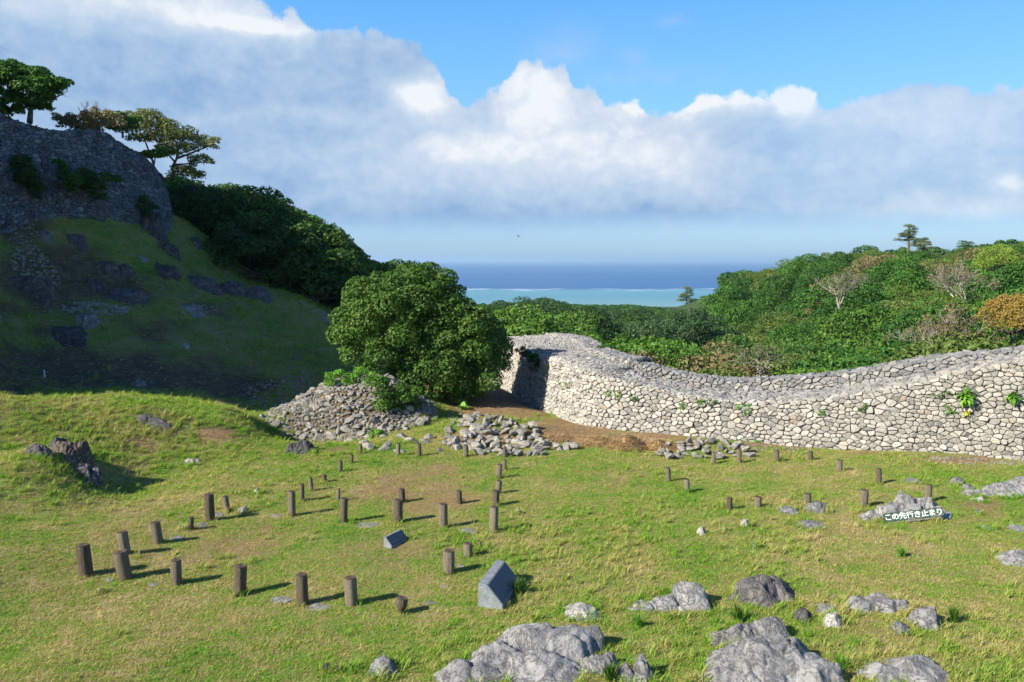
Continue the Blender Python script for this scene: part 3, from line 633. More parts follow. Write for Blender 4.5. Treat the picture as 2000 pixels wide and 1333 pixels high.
SIL_R = [(900, 585), (930, 592), (1000, 590), (1030, 578), (1060, 572), (1095, 588), (1150, 592), (1230, 592), (1300, 600), (1370, 600), (1405, 572), (1425, 556), (1480, 522), (1540, 508), (1600, 482), (1640, 480), (1700, 480), (1800, 482), (1828, 500), (1860, 487), (1900, 476), (2000, 470), (2200, 465)]
SIL_L = [(300, 350), (345, 350), (430, 357), (480, 366), (560, 400), (600, 422), (640, 456), (665, 482), (700, 498), (740, 512), (800, 517), (900, 560)]
def sil(px, S_): return float(np.interp(px, [a for a, b in S_], [b for a, b in S_]))
L_far = leafmat('hazed_leaves', (.02, .05, .018), (.042, .09, .028), (.075, .14, .04))  # distance haze put into the leaf colour: darker and bluer
KINDS = [('deep green', L_deep, [0, 1, 4, 5]), ('mid green', L_mid, [0, 1, 2, 3, 5]), ('olive', L_olive, [2, 3, 6, 0]), ('brownish', L_brown, [6, 2, 3])]
rs = RS(77); placed = []; cand = []
for _ in range(9000):
    D = 27.5 * (190 / 27.5) ** math.sqrt(rs.rand()); px = rs.uniform(960, 2090); x = (px - 1000) / F * D
    cand.append((D, px, x))
cnt = 0
for D, px, x in cand:
    sp = 2.1 + D * .038
    if D < 50 and x < 3.8 + (D - 30) * .1: continue
    if any((x - a) ** 2 + (D - b) ** 2 < sp * sp for a, b in placed): continue
    # only where the photograph can see a crown: above the wall's top line
    z = hz(x, D); h = (3.9 + D * .028) * rs.uniform(.68, 1.32)
    ytop = to_px([(x, D, z + h)])[1][0]; s_ = sil(px, SIL_R) + rs.uniform(0, 10)
    if ytop < s_:
        h = at(px, s_, D)[2] - z
        if h < 2.2: continue
        ytop = s_
    wall_y = np.interp(px, [960, 1040, 1165, 1200, 1300, 1400, 1600, 1800, 2000, 2100], [668, 665, 690, 707, 729, 741, 733, 706, 684, 670])
    if ytop > wall_y + 4: continue
    # near the wall keep it low so that the stones stay clear
    if D < 34 and ytop < wall_y - 45: h = at(px, wall_y - rs.uniform(12, 45), D)[2] - z
    if h < 1.6: continue
    placed.append((x, D)); warm = .12 + .34 * (px > 1480) * (ytop < 700) + .08
    r = rs.rand(); kd = 3 if r < warm * .15 else 2 if r < warm * .75 else 1 if r < .56 else 0
    if px < 1400 and kd == 3: kd = 2
    nm, lm, vs = KINDS[kd]; tr, cw = VAR[vs[rs.randint(len(vs))]]; s = h * 1.3 / 4.4; sw = s * rs.uniform(.78, 1.02)
    zone = 'just behind the winding wall' if D < 45 else 'low on the right hill' if D < 75 else 'half way up the right hill' if D < 115 else 'atop the right hill'
    if px < 1400 and D >= 75: zone = 'in the wooded gully below the sea'
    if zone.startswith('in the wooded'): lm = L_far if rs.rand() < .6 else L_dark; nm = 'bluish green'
    side = ' at the far right' if px > 1750 else ' in the middle' if px > 1450 else ''
    shape = {0: 'domed', 1: 'domed', 5: 'domed', 4: 'tall', 2: 'layered', 3: 'layered', 6: 'thin'}[vs[0]] if False else ''
    new_tree('broadleaf_tree', (x, D, z - .3 * h), f'{nm} tree {zone}{side}', 'tree', f'{nm} trees {zone}{side}', tr, cw, lm, None, (sw, sw, s), rs.rand() * 6.28); cnt += 1
print('right wood', cnt)
# conspicuous trees of their own
def single(px, py, D, h, var, lm, label, name='tree', bark=None, wide=1.0, native=4.4):
    p = at(px, py, D); z = p[2]; s = h / native
    return new_tree(name, (p[0], p[1], z), label, 'tree', None, var[0], var[1], lm, bark, (s * wide, s * wide, s), RS(int(px)).rand() * 6)
single(1862, 715, 40, 3.7, BARE[0], L_brown, 'tall bare pale-limbed tree with thin brown twigs just behind the wall at right', 'bare_tree', M_palebark, 1.0, 4.2)
single(1880, 600, 70, 5.0, BARE[1], L_brown, 'rounded leafless tree with pale branches half way up the right hill', 'bare_tree', M_palebark, 1.0, 4.2)
single(1640, 595, 72, 4.0, BARE[1], L_olive, 'small pale-branched bare tree showing among green crowns on the right hill', 'bare_tree', M_palebark, 1.1, 4.2)
single(1790, 690, 43, 2.2, BARE[1], L_brown, 'low bare grey shrub-like tree left of the tall brown one', 'bare_tree', M_palebark, 1.2, 4.2)
single(1480, 735, 33, 1.7, BARE[0], L_olive, 'low bare branching tree spreading just above the parapet', 'bare_tree', M_palebark, 1.9, 4.2)
single(1975, 700, 40, 3.4, VAR[5], leafmat('golden_leaves', (.13, .10, .02), (.25, .17, .035), (.38, .27, .06)), 'golden brown leafy tree at the right edge behind the wall', 'broadleaf_tree')
single(1945, 560, 78, 4.2, VAR[0], leafmat('lime_leaves', (.10, .16, .02), (.18, .27, .035), (.30, .38, .06)), 'light yellow-green domed tree near the ridge at far right', 'broadleaf_tree')
# feathery casuarinas
def feather_variant(seed):
    rs = RS(seed); Bt, Bc = Bag(), Bag(); lob = []
    tube(Bt, [(0, 0, -.5), (.05, 0, 2), (0, 0, 4.8)], [.14, .10, .03], 6)
    for i in range(26):
        z = rs.uniform(1.5, 5.0); r = (5.4 - z) * .33 * rs.uniform(.5, 1.1); a = rs.rand() * 6.28; lob.append((math.cos(a) * r, math.sin(a) * r, z, .5, .5, .42)); limbs(Bt, (0, 0, z - .7), [(math.cos(a) * r, math.sin(a) * r, z)], .03, rs)
    leaves(Bc, lob, 9000, .2, rs, up=1.0, asp=.25, thick=.35, core=.4); return Bt.mesh('feathery_trunk'), Bc.mesh('feathery_crown')
FE = feather_variant(400)
L_grey = leafmat('grey_green_needles', (.08, .12, .055), (.16, .21, .09), (.26, .31, .15))
single(1773, 500, 128, 5.2, FE, L_grey, 'feathery grey-green tree rising highest above the right ridge', 'feathery_tree', None, 1.7, 5.3)
single(1803, 505, 126, 3.4, FE, L_grey, 'smaller feathery tree beside the highest one on the ridge', 'feathery_tree', None, 1.9, 5.3)
single(1885, 498, 120, 2.2, VAR[2], L_deep, 'little flat-topped tree poking above the ridge at right', 'broadleaf_tree')
single(1340, 614, 330, 12, FE, L_grey, 'pale feathery tree standing up against the turquoise lagoon', 'feathery_tree', None, 1.6, 5.3)
single(1362, 612, 330, 6.0, FE, L_grey, 'shorter feathery tree just right of the one against the lagoon', 'feathery_tree', None, 1.5, 5.3)
single(1385, 605, 210, 4.0, VAR[4], L_deep, 'slim small tree between the lagoon and the right hill', 'broadleaf_tree', None, .45)

# --- the shaded wood behind the left hillside
rs = RS(78); placed = []; cnt = 0
for _ in range(5000):
    D = rs.uniform(41.5, 112); px = rs.uniform(325, 790); x = (px - 1000) / F * D
    if x > -5.8 or (D < 46 and px < 352): continue
    if any((x - a) ** 2 + (D - b) ** 2 < (1.7 + D * .022) ** 2 for a, b in placed): continue
    z = hz(x, D); h = rs.uniform(3.2, 5.2); s_ = sil(px, SIL_L) + rs.uniform(0, 9)
    if to_px([(x, D, z + h)])[1][0] < s_: h = at(px, s_, D)[2] - z
    elif to_px([(x, D, z + h)])[1][0] < s_ + 28: h = at(px, s_, D)[2] - z
    if h < 1.5: continue
    yb = to_px([(x, D, z + h)])[1][0]
    if yb > np.interp(px, [325, 420, 500, 600, 680, 720, 790], [420, 495, 545, 600, 650, 700, 720]) + 25: continue
    placed.append((x, D)); tr, cw = VAR[rs.choice([0, 1, 4, 5])]; s = h * 1.45 / 4.4
    z_ = 'lower edge of the' if yb > sil(px, SIL_L) + 60 else 'skyline of the'
    third = 'beside the castle wall' if px < 480 else 'sloping down' if px < 640 else 'nearest the sea'
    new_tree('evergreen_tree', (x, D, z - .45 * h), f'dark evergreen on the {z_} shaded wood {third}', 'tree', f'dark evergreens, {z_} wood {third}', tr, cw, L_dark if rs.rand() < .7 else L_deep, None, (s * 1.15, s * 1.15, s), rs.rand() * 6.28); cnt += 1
print('left wood', cnt)

# --- trees on top of the castle wall
def px_tree(name, label, bpx, bpy_, D, lobes_px, limbs_px, n, L, lm, seed, r0=.10, extra=None, flat=.5, bark=None):
    rs = RS(seed); base = at(bpx, bpy_, D); Bc, Bt = Bag(), Bag(); lob = []
    for px, py, r in lobes_px:
        for k in range(7):
            q = at(px, py, D + rs.uniform(-.8, .8) * 1.1) - base; rr = r / F * D * rs.uniform(.6, .95); o_ = rs.randn(3) * r / F * D * np.array([.45, .45, .22]); q = q + o_
            lob.append((q[0], q[1], q[2], rr, rr, rr * flat))
    leaves(Bc, lob, n, L, rs, thick=.25, core=.2, low=-.5)
    for path, r in limbs_px:
        pts = [at(a, b, D + rs.uniform(-.15, .15)) - base for a, b in path]; pts = [np.array(p) for p in pts]; tube(Bt, pts, [r * (1 - .7 * i / (len(pts) - 1)) for i in range(len(pts))], 6)
    for path, r in (extra or []):
        pts = [at(a, b, D) - base for a, b in path]; p = pts[0]
        for _ in range(3): branch(Bt, pts[-1], unit(pts[-1] - pts[0]), r * 8, r * .35, 2, rs, .6)
        tube(Bt, pts, [r, r * .5], 5)
    return new_tree(name, base, label, 'tree', None, Bt.mesh(name + '_trunk'), Bc.mesh(name + '_crown'), lm, bark)
px_tree('pine_tree', 'dark green clumped tree on the castle wall at the left edge', 58, 232, 34, [(10, 145, 26), (40, 138, 26), (68, 150, 26), (95, 165, 24), (115, 165, 16), (50, 172, 24), (85, 185, 22), (20, 190, 18), (60, 198, 22), (80, 205, 16), (-10, 160, 30), (-15, 200, 20), (5, 212, 16), (40, 215, 12)],
        [([(58, 240), (60, 215), (57, 195), (62, 165)], .12), ([(58, 205), (75, 190), (92, 172)], .06), ([(58, 210), (35, 195), (15, 180)], .06), ([(60, 195), (48, 165), (40, 148)], .06)], 30000, .15, L_deep, 41, flat=.75, extra=[([(88, 200), (112, 190)], .03)])
px_tree('spreading_tree', 'spreading olive-brown tree leaning out to the right beyond the castle wall', 338, 335, 41, [(292, 228, 20), (318, 238, 20), (345, 275, 22), (320, 262, 22), (375, 288, 16), (280, 250, 20), (340, 298, 14), (265, 228, 22), (285, 240, 26), (310, 246, 24), (335, 258, 24), (360, 268, 22), (385, 276, 18), (408, 282, 14), (420, 274, 10), (300, 268, 22), (330, 285, 20), (355, 288, 16), (250, 250, 20), (395, 312, 16), (378, 316, 12), (410, 316, 8), (275, 270, 16), (350, 340, 20), (370, 338, 20), (388, 345, 14)],
        [([(338, 352), (338, 325), (345, 310), (372, 300), (410, 285)], .10), ([(338, 322), (372, 320), (405, 317)], .05), ([(340, 315), (318, 290), (290, 255)], .06), ([(345, 310), (350, 285), (352, 270)], .06), ([(300, 320), (285, 280), (265, 240)], .06)], 26000, .13, leafmat('sunlit_olive_leaves', (.07, .09, .022), (.13, .155, .04), (.22, .23, .07)), 42, flat=.6)
px_tree('leafy_tree', 'small bright green tree in front of the spreading one on the castle wall', 235, 262, 38.5, [(235, 228, 16), (250, 236, 18), (228, 245, 16), (300, 305, 16), (318, 298, 14), (285, 300, 10)], [([(240, 270), (238, 240)], .06), ([(300, 325), (305, 300)], .05)], 7000, .14, L_mid, 43)
px_tree('scrub_tree', 'pale brown half-bare scrub standing behind the castle wall top', 170, 262, 37, [(118, 232, 11), (205, 230, 18), (225, 236, 16), (145, 240, 14), (128, 240, 12), (165, 232, 16), (188, 228, 18), (150, 246, 14), (210, 244, 14), (180, 244, 16), (170, 252, 14)], [([(150, 262), (160, 225), (152, 208)], .04), ([(180, 262), (185, 235), (188, 215)], .04), ([(170, 262), (172, 240), (176, 222)], .04)], 12000, .12, leafmat('khaki_leaves', (.14, .12, .05), (.24, .20, .09), (.36, .31, .16)), 44, flat=.85, extra=[([(160, 250), (165, 225)], .04), ([(180, 255), (186, 228)], .04)])

# --- the far wood that reads as one mass down to the coast: instances on points
rs = RS(90); PT = []
for _ in range(11000):
    D = 180 * (1440 / 180) ** (rs.rand() ** .62); px = rs.uniform(680, 2050); x = (px - 1000) / F * D; z = hz(x, D)
    h = (6.5 + rs.rand() * 3) * (1 + (D > 700) * .2); s_ = sil(px, SIL_R) + rs.uniform(0, 5) if px < 1420 else 0
    if px < 1420 and to_px([(x, D, z + h)])[1][0] < s_: h = at(px, s_, D)[2] - z
    if h < 2 or z < -78.5: continue
    PT.append((x, D, z, h / 4.4, rs.rand() * 6.28, rs.randint(3)))
PT = np.array(PT)
tmpl = bpy.data.collections.new('far_crowns')
for i, kd in enumerate(['broad', 'broad', 'layer']):
    rs2 = RS(500 + i); Bc = Bag(); leaves(Bc, dome_lobes(rs2, 2.3, 2.0, 16, .6, 1.0, .6, 1.6), 1500, .42, rs2, low=-.4)
    mm = Bc.mesh('far_crown'); mm.materials.append([L_deep, L_far, L_deep][i]); tmpl.objects.link(bpy.data.objects.new('far_crown_%d' % i, mm))
def scatter(name, pts, coll, label=None, kind='stuff', cat=None):
    """pts: x y z scale yaw index; one object whose geometry nodes put the collection's members on its points"""
    pts = np.asarray(pts, float); me_ = bpy.data.meshes.new(name); me_.vertices.add(len(pts)); me_.vertices.foreach_set('co', pts[:, :3].astype(np.float32).ravel())
    for nm, tp, data in (('scl', 'FLOAT', pts[:, 3]), ('idx', 'INT', pts[:, 5].astype(np.int32))):
        a = me_.attributes.new(nm, tp, 'POINT'); a.data.foreach_set('value', data.astype(np.float32) if tp == 'FLOAT' else data)
    a = me_.attributes.new('rot', 'FLOAT_VECTOR', 'POINT'); rot = pts[:, 6:9] if pts.shape[1] > 6 else np.c_[np.zeros((len(pts), 2)), pts[:, 4]]
    a.data.foreach_set('vector', rot.astype(np.float32).ravel())
    o = obj(name, me_); ng = bpy.data.node_groups.new(name, 'GeometryNodeTree'); ng.interface.new_socket('Geometry', in_out='INPUT', socket_type='NodeSocketGeometry'); ng.interface.new_socket('Geometry', in_out='OUTPUT', socket_type='NodeSocketGeometry')
    gi, go = ng.nodes.new('NodeGroupInput'), ng.nodes.new('NodeGroupOutput'); ip = ng.nodes.new('GeometryNodeInstanceOnPoints'); ci = ng.nodes.new('GeometryNodeCollectionInfo')
    ci.inputs['Collection'].default_value = coll; ci.inputs['Separate Children'].default_value = True; ci.inputs['Reset Children'].default_value = True; ip.inputs['Pick Instance'].default_value = True
    def na(nm, tp): n = ng.nodes.new('GeometryNodeInputNamedAttribute'); n.data_type = tp; n.inputs[0].default_value = nm; return n.outputs[0]
    l = ng.links.new; l(gi.outputs[0], ip.inputs['Points']); l(ci.outputs[0], ip.inputs['Instance']); l(na('idx', 'INT'), ip.inputs['Instance Index']); l(na('scl', 'FLOAT'), ip.inputs['Scale']); l(na('rot', 'FLOAT_VECTOR'), ip.inputs['Rotation']); l(ip.outputs[0], go.inputs[0])
    md = o.modifiers.new('scatter', 'NODES'); md.node_group = ng; tag(o, label, cat, None, kind); return o
scatter('distant_forest', PT, tmpl, 'green forest stretching from the gully down to the coast', 'stuff', 'forest')


# ================================================================= rocks
def rock_mesh(w, d, h, lobes, seed, res=None, rough=1.0, gz=None):
    """outcrop as the union of tilted, cut blocks with creases; lobes: (fx, fy, rfrac, hfrac, steep)"""
    rs = RS(seed); res = res or max(.012, min(w, d) / 60); ex = .12 * w + .05; ey = .12 * d + .05
    xs = np.arange(-w / 2 - ex, w / 2 + ex, res); ys = np.arange(-d / 2 - ey, d / 2 + ey, res); XX, YY = np.meshgrid(xs, ys)
    P = np.c_[XX.ravel(), YY.ravel()]; sc = 1 / max(w, .25)
    Pw = P + np.c_[vnoise(P, 2.2 * sc, seed, 3), vnoise(P, 2.2 * sc, seed + 7, 3)] * .07 * w * rough
    Z = np.full(len(P), -1.0)
    for fx, fy, rf, hf, stp in lobes:
        cx, cy = (fx - .5) * w, fy * d / 2; rx, ry = rf * w / 2, rf * d / 2 if rf > .6 else max(rf * d / 2, rf * w * .35); hh = hf * h
        q = (Pw - [cx, cy]) / [rx, ry]; n = rs.randint(7, 10); z = np.full(len(P), 1.0) * hh * (1 + (q @ (rs.randn(2) * .10)))
        for k in range(n):
            a = (k + rs.uniform(-.3, .3)) * 2 * math.pi / n; s = stp * rs.uniform(.8, 1.9); r0 = rs.uniform(.86, 1.1); z = np.minimum(z, hh * s * (r0 - (q @ [math.cos(a), math.sin(a)])))
        for k in range(4):
            a = rs.rand() * 6.28; z = np.minimum(z, hh * (rs.uniform(.8, 1.1) - (q @ [math.cos(a), math.sin(a)]) * rs.uniform(.2, .6)))
        Z = np.maximum(Z, z)
    ang = rs.rand() * 3.1; u = P @ [math.cos(ang), math.sin(ang)]; v = P @ [-math.sin(ang), math.cos(ang)]
    fl = np.abs(vnoise(np.c_[u * 1.0, v * 3.2], 3.5 * sc, seed + 3, 4)); cr = np.clip(.10 - np.abs(vnoise(Pw, 3.0 * sc, seed + 5, 3)), 0, .1) / .1; cr2 = np.clip(.05 - np.abs(vnoise(Pw, 6.5 * sc, seed + 6, 3)), 0, .05) / .05
    k_ = h * rough; Z = Z + k_ * (vnoise(P, 3 * sc, seed + 1, 4) * .14 - fl * .09 - cr * .16 - cr2 * .10 + vnoise(P, 16 * sc, seed + 2, 3) * .06)
    keep = Z > -.06; Zc = np.maximum(Z, -.2); lat = np.clip(Zc / max(h, .01), 0, 1)[:, None] * np.c_[vnoise(np.c_[P, Zc], 5 * sc, seed + 8, 2), vnoise(np.c_[P, Zc], 5 * sc, seed + 9, 2)] * .05 * w * rough
    V = np.c_[P + lat, Zc]; k = len(xs); I = (np.arange(len(ys) - 1)[:, None] * k + np.arange(k - 1)[None]).ravel(); Fq = np.c_[I, I + 1, I + k + 1, I + k]; Fq = Fq[keep[Fq].any(1)]
    used = np.unique(Fq); mp = -np.ones(len(V), int); mp[used] = np.arange(len(used)); V = V[used]
    return V, mp[Fq], ~keep[used]
ROCKS = []
def rock(name, label, x0, x1, yt, yb, mt, lobes=None, dr=.75, seed=None, rough=.78, cat='rock', group=None, hmul=1.0):
    seed = seed or int(x0 * 7 + yb); p = hit((x0 + x1) / 2, yb); D = p[1]; w = (x1 - x0) / F * D * .97; d = w * min(1.0, dr * 1.3); Dc = D + d * .46
    X_ = ray((x0 + x1) / 2, yb); cx = p[0] / p[1] * Dc; g = hz(cx, Dc); top = at((x0 + x1) / 2, yt, Dc + d * .18)[2]; h = max((.16 if w > .3 else .5) * w + (.04 if w < .3 else 0), (top - hz(cx, Dc + d * .18)) * hmul)
    lobes = lobes or [(.5, 0, .95, 1, 1.3), (.35, -.2, .6, .8, 1.4), (.68, .1, .6, .85, 1.4)]
    V, Fq, low = rock_mesh(w, d, h, lobes, seed, rough=rough); V = V.copy()
    gl = H(V[:, 0] + cx, V[:, 1] + Dc) - g; V[:, 2] += gl * (1 - np.clip(V[:, 2] / h, 0, 1)); V[low, 2] -= .25
    ROCKS.append((cx, Dc, w * .5, d * .5)); me = fast_mesh(name, V, Fq, None, True); o = obj(name, me, mt); o.location = (cx, Dc, g); tag(o, label, cat, group, 'thing'); return o
MB, MD, MR, MP = M_boulder, M_boulder_dk, M_boulder_br, M_pale
rock('boulder', 'largest grey limestone boulder, bottom right, with a steep shaded right side', 1345, 1640, 1228, 1375, MB, [(.42, .0, .85, .95, 1.1), (.62, .1, .75, 1.0, 1.6), (.25, -.2, .6, .7, 1.0), (.78, -.2, .5, .72, 2.0)], .7, 31)
rock('boulder', 'long pale grey ridge of rock directly behind the largest boulder', 1368, 1560, 1190, 1275, MB, [(.70, .1, .55, 1.0, 1.8), (.4, 0, .6, .72, 1.1), (.18, -.1, .4, .4, 1.0)], .5, 32)
rock('boulder', 'dark grey wedge-shaped boulder standing tallest behind the foreground rocks', 1420, 1567, 1117, 1190, MD, [(.42, 0, .8, 1.0, 1.5), (.7, .1, .6, .8, 1.0), (.2, -.1, .5, .7, 1.3)], .75, 33)
rock('boulder', 'smooth grey boulder peaked at its right end with a low tail running left', 1222, 1402, 1127, 1207, MB, [(.74, .1, .52, 1.0, 1.5), (.45, -.05, .5, .55, .9), (.18, -.2, .42, .3, .9)], .55, 34)
rock('rock', 'small whitish rock with a rusty patch left of the peaked boulder', 1093, 1176, 1178, 1213, MP, None, .7, 35)
rock('rock', 'low rounded pale rock between the dark wedge and the notched outcrop', 1586, 1642, 1178, 1200, MB, None, .7, 36)
rock('rock', 'small light block with a tan foot in front of the notched outcrop', 1602, 1646, 1194, 1230, MP, None, .8, 37)
rock('boulder', 'flat notched grey outcrop right of the dark wedge boulder', 1640, 1782, 1167, 1208, MB, [(.25, 0, .5, .9, 1.8), (.55, .1, .55, 1.0, 1.8), (.82, .1, .42, .8, 2.0)], .6, 38)
rock('boulder', 'slanting grey block with a pale flat top at the right of the foreground rocks', 1762, 1843, 1176, 1234, MB, [(.55, .1, .85, 1.0, 1.7), (.3, -.1, .6, .6, 1.2)], .8, 39)
rock('rock', 'small pyramid of grey rock in front of the slanting block', 1733, 1788, 1208, 1243, MB, [(.4, 0, .9, 1, 1.2)], .8, 40)
rock('rock', 'dark upright stone between the long pale ridge and the tan-footed block', 1545, 1588, 1184, 1218, MD, None, .7, 41)
rock('outcrop', 'widest limestone outcrop in the bottom centre with rounded humps', 830, 1200, 1212, 1362, MB, [(.56, .35, .42, 1.0, 1.4), (.80, .3, .40, 1.0, 1.6), (.93, .35, .22, .95, 2.0), (.40, .05, .42, .72, 1.2), (.22, -.3, .42, .45, 1.0), (.62, -.15, .5, .62, 1.1)], .62, 42)
rock('rock', 'broken grey slab rising at the right end of the widest outcrop', 1128, 1215, 1268, 1318, MB, None, .5, 43)
rock('rock', 'broken grey rock at the bottom edge right of the widest outcrop', 1192, 1285, 1272, 1345, MB, [(.3, 0, .6, .7, 1.2), (.7, .1, .6, 1.0, 1.2)], .9, 44)
rock('rock', 'grey cone-shaped rock at the bottom left of the widest outcrop', 716, 792, 1279, 1328, MB, [(.45, .1, .95, 1.0, 1.15)], .8, 45, .8)
for i, (x0, x1, yt, yb, t_) in enumerate([(626, 648, 1296, 1312, 'leftmost'), (652, 667, 1300, 1313, 'middle'), (678, 696, 1300, 1313, 'rightmost')]): rock('stone', f'{t_} of three fist-sized dark stones left of the cone-shaped rock', x0, x1, yt, yb, MD, None, .8, 46 + i)
rock('outcrop', 'low grey outcrop in the bottom right corner', 1655, 1880, 1290, 1375, MB, [(.3, .1, .5, .8, 1.0), (.65, .2, .6, 1, 1.0)], .7, 50)
rock('rock', 'smooth grey rock cut off by the right edge above the grass', 1935, 2050, 1072, 1113, MB, None, .7, 51)
rock('slab', 'long low grey rock slab rising to the right edge behind the sign', 1858, 2060, 925, 974, MB, [(.75, .2, .6, 1.0, .9), (.45, 0, .5, .6, .8), (.18, -.1, .35, .35, .8)], .35, 52, .7)
rock('rock', 'round grey stone at the left end of the long low slab', 1852, 1884, 929, 949, MB, None, .7, 53)
rock('rock', 'second grey stone between the round one and the long slab', 1876, 1908, 943, 962, MB, None, .7, 54)
rock('rock', 'small whitish stone with a hole in front of the long slab', 1944, 1982, 959, 976, MP, None, .7, 55)
rock('rock', 'flat whitish stone left of the holed one', 1896, 1926, 968, 982, MP, None, .7, 56)
rock('outcrop', 'grey outcrop with a dark hollow that the wooden sign leans on', 1660, 1868, 968, 1022, MB, [(.58, .35, .38, 1.0, 1.7), (.78, .3, .30, .95, 1.6), (.38, .1, .35, .62, 1.2), (.12, -.25, .24, .38, 1.2), (.86, -.1, .28, .6, 1.5), (.6, 0, .4, .6, 1.3)], .34, 57, hmul=1.25)
rock('rock', 'low grey stone left of the one hiding a post', 1513, 1563, 987, 1006, MB, None, .7, 58)
rock('rock', 'humped grey stone standing in front of a post near the sign', 1566, 1623, 975, 1003, MB, None, .7, 59)
rock('rock', 'flat pointed grey stone on a dry patch in the middle of the lawn', 1550, 1612, 1019, 1036, MB, None, .8, 60)
rock('stone', 'small grey pyramid stone on the lawn left of the sign', 1359, 1385, 1030, 1047, MP, [(.4, 0, .9, 1, 1.2)], .8, 61)
rock('stone', 'small flat white stone on the lawn', 1443, 1466, 1020, 1031, MP, None, .8, 62)
rock('stone', 'tiny white chip next to the flat white stone', 1410, 1419, 1028, 1038, MP, None, .8, 63)
rock('stone', 'tiny pale fragment in the grass below the flat white stone', 1462, 1478, 1060, 1072, MP, None, .8, 64)
rock('stone', 'low grey stone in the grass behind the sign outcrop', 1762, 1804, 934, 946, MB, None, .8, 65)
rock('stone', 'small grey stone right of the sign outcrop', 1900, 1916, 996, 1006, MB, None, .8, 66)
rock('stone', 'flat grey stone in the grass right of the sign', 1908, 1942, 1026, 1037, MB, None, .8, 67)
rock('stone', 'flat grey stone at the right edge level with the sign', 1963, 2010, 1023, 1041, MB, None, .8, 68)
rock('boulder', 'dark domed boulder on the grass left of the far posts', 553, 622, 857, 891, MD, [(.5, .1, .95, 1, 1.3), (.7, 0, .5, .8, 1.6), (.3, -.1, .6, .7, 1.2)], .8, 70, 1.2)
rock('boulder', 'dark angular rock lying along the crest of the grassy berm', 256, 346, 804, 850, MD, [(.3, .1, .5, 1, 1.6), (.6, 0, .55, .6, 1.3), (.82, -.1, .4, .35, 1.2)], .5, 71)
rock('boulder', 'earthy brown block on the left lawn with grass around it', 103, 178, 856, 914, MR, [(.55, 0, .85, 1, 1.8), (.3, .1, .6, .85, 1.6)], .7, 72, 1.1)
rock('rock', 'dark grey cap of rock leaning against the earthy brown block', 93, 138, 848, 885, MD, None, .7, 73)
rock('rock', 'dark broken rock spilling below the earthy brown block', 140, 212, 905, 948, MD, None, .6, 74, 1.3)
rock('rock', 'dark ragged rock in the shade left of the earthy brown block', 48, 108, 862, 895, MD, None, .6, 75, 1.3)
rock('rock', 'lone grey stone at the foot of the grassy berm', 358, 393, 893, 910, MP, None, .8, 76)
rock('stone', 'white rounded stone beside the leaning grey post', 463, 487, 992, 1006, MP, None, .8, 77)
rock('stone', 'small white pointed stone alone on the left lawn', 495, 512, 952, 966, MP, [(.4, 0, .9, 1, 1.2)], .8, 78)
rock('stone', 'small white stone left of the shortest post', 350, 362, 1027, 1037, MP, None, .8, 79)
rock('stone', 'tiny white stone at the foot of a thin post', 654, 663, 984, 993, MP, None, .8, 80)
rock('stone', 'small pale stone on the lawn right of the row of posts', 1003, 1018, 996, 1005, MP, None, .8, 81)
rock('stone', 'tiny white stone between the two nearest rows of posts at left', 188, 200, 1150, 1160, MP, None, .8, 82)
# outcrops on the shaded hillside
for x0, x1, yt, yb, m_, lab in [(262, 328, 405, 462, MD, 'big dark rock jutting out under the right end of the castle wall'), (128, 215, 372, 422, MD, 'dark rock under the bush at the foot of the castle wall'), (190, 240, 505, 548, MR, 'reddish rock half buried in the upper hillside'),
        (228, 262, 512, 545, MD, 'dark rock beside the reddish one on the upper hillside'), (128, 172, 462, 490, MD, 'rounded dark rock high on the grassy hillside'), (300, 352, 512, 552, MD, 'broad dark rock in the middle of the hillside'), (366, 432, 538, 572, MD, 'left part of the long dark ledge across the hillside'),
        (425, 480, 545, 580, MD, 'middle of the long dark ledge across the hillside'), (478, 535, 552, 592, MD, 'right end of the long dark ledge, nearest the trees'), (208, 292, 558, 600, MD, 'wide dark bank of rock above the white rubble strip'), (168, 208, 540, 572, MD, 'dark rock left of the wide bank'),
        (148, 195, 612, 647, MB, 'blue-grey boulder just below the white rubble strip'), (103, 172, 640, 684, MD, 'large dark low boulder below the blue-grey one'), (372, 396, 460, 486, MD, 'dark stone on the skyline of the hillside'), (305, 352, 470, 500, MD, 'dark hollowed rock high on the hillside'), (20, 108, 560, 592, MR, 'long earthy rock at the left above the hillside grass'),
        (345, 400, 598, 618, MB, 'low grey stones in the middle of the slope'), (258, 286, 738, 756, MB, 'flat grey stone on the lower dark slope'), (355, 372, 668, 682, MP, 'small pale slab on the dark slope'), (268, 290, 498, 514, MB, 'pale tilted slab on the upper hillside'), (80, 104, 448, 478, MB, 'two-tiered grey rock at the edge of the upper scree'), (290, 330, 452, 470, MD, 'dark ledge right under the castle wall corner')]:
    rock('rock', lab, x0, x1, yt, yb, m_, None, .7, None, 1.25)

# --- loose stones: a few chipped shapes, copied one by one
def chip(seed, sub=3):
    rs = RS(seed); bm_ = __import__('bmesh').new(); __import__('bmesh').ops.create_icosphere(bm_, subdivisions=sub, radius=1)
    V = np.array([v.co[:] for v in bm_.verts]); Fc = np.array([[v.index for v in f.verts] for f in bm_.faces]); bm_.free()
    N = unit(rs.randn(13, 3)); c = rs.uniform(.55, .95, 13); dt = V @ N.T; r = np.min(np.where(dt > .12, c / np.maximum(dt, .12), 1.25), axis=1)
    V = V * r[:, None] * [1, rs.uniform(.6, .95), rs.uniform(.4, .75)] + V * (vnoise(V, 2.5, seed, 3) * .06)[:, None]
    return fast_mesh('stone', V, Fc, None, False)
M_loose = mat('loose_limestone', lambda nt, o: stone_nodes(nt, o, scale=1.0, dark=(.17, .16, .145), light=(.50, .465, .39), use_v=False, bd=.02, warm=.5, crack=.15))
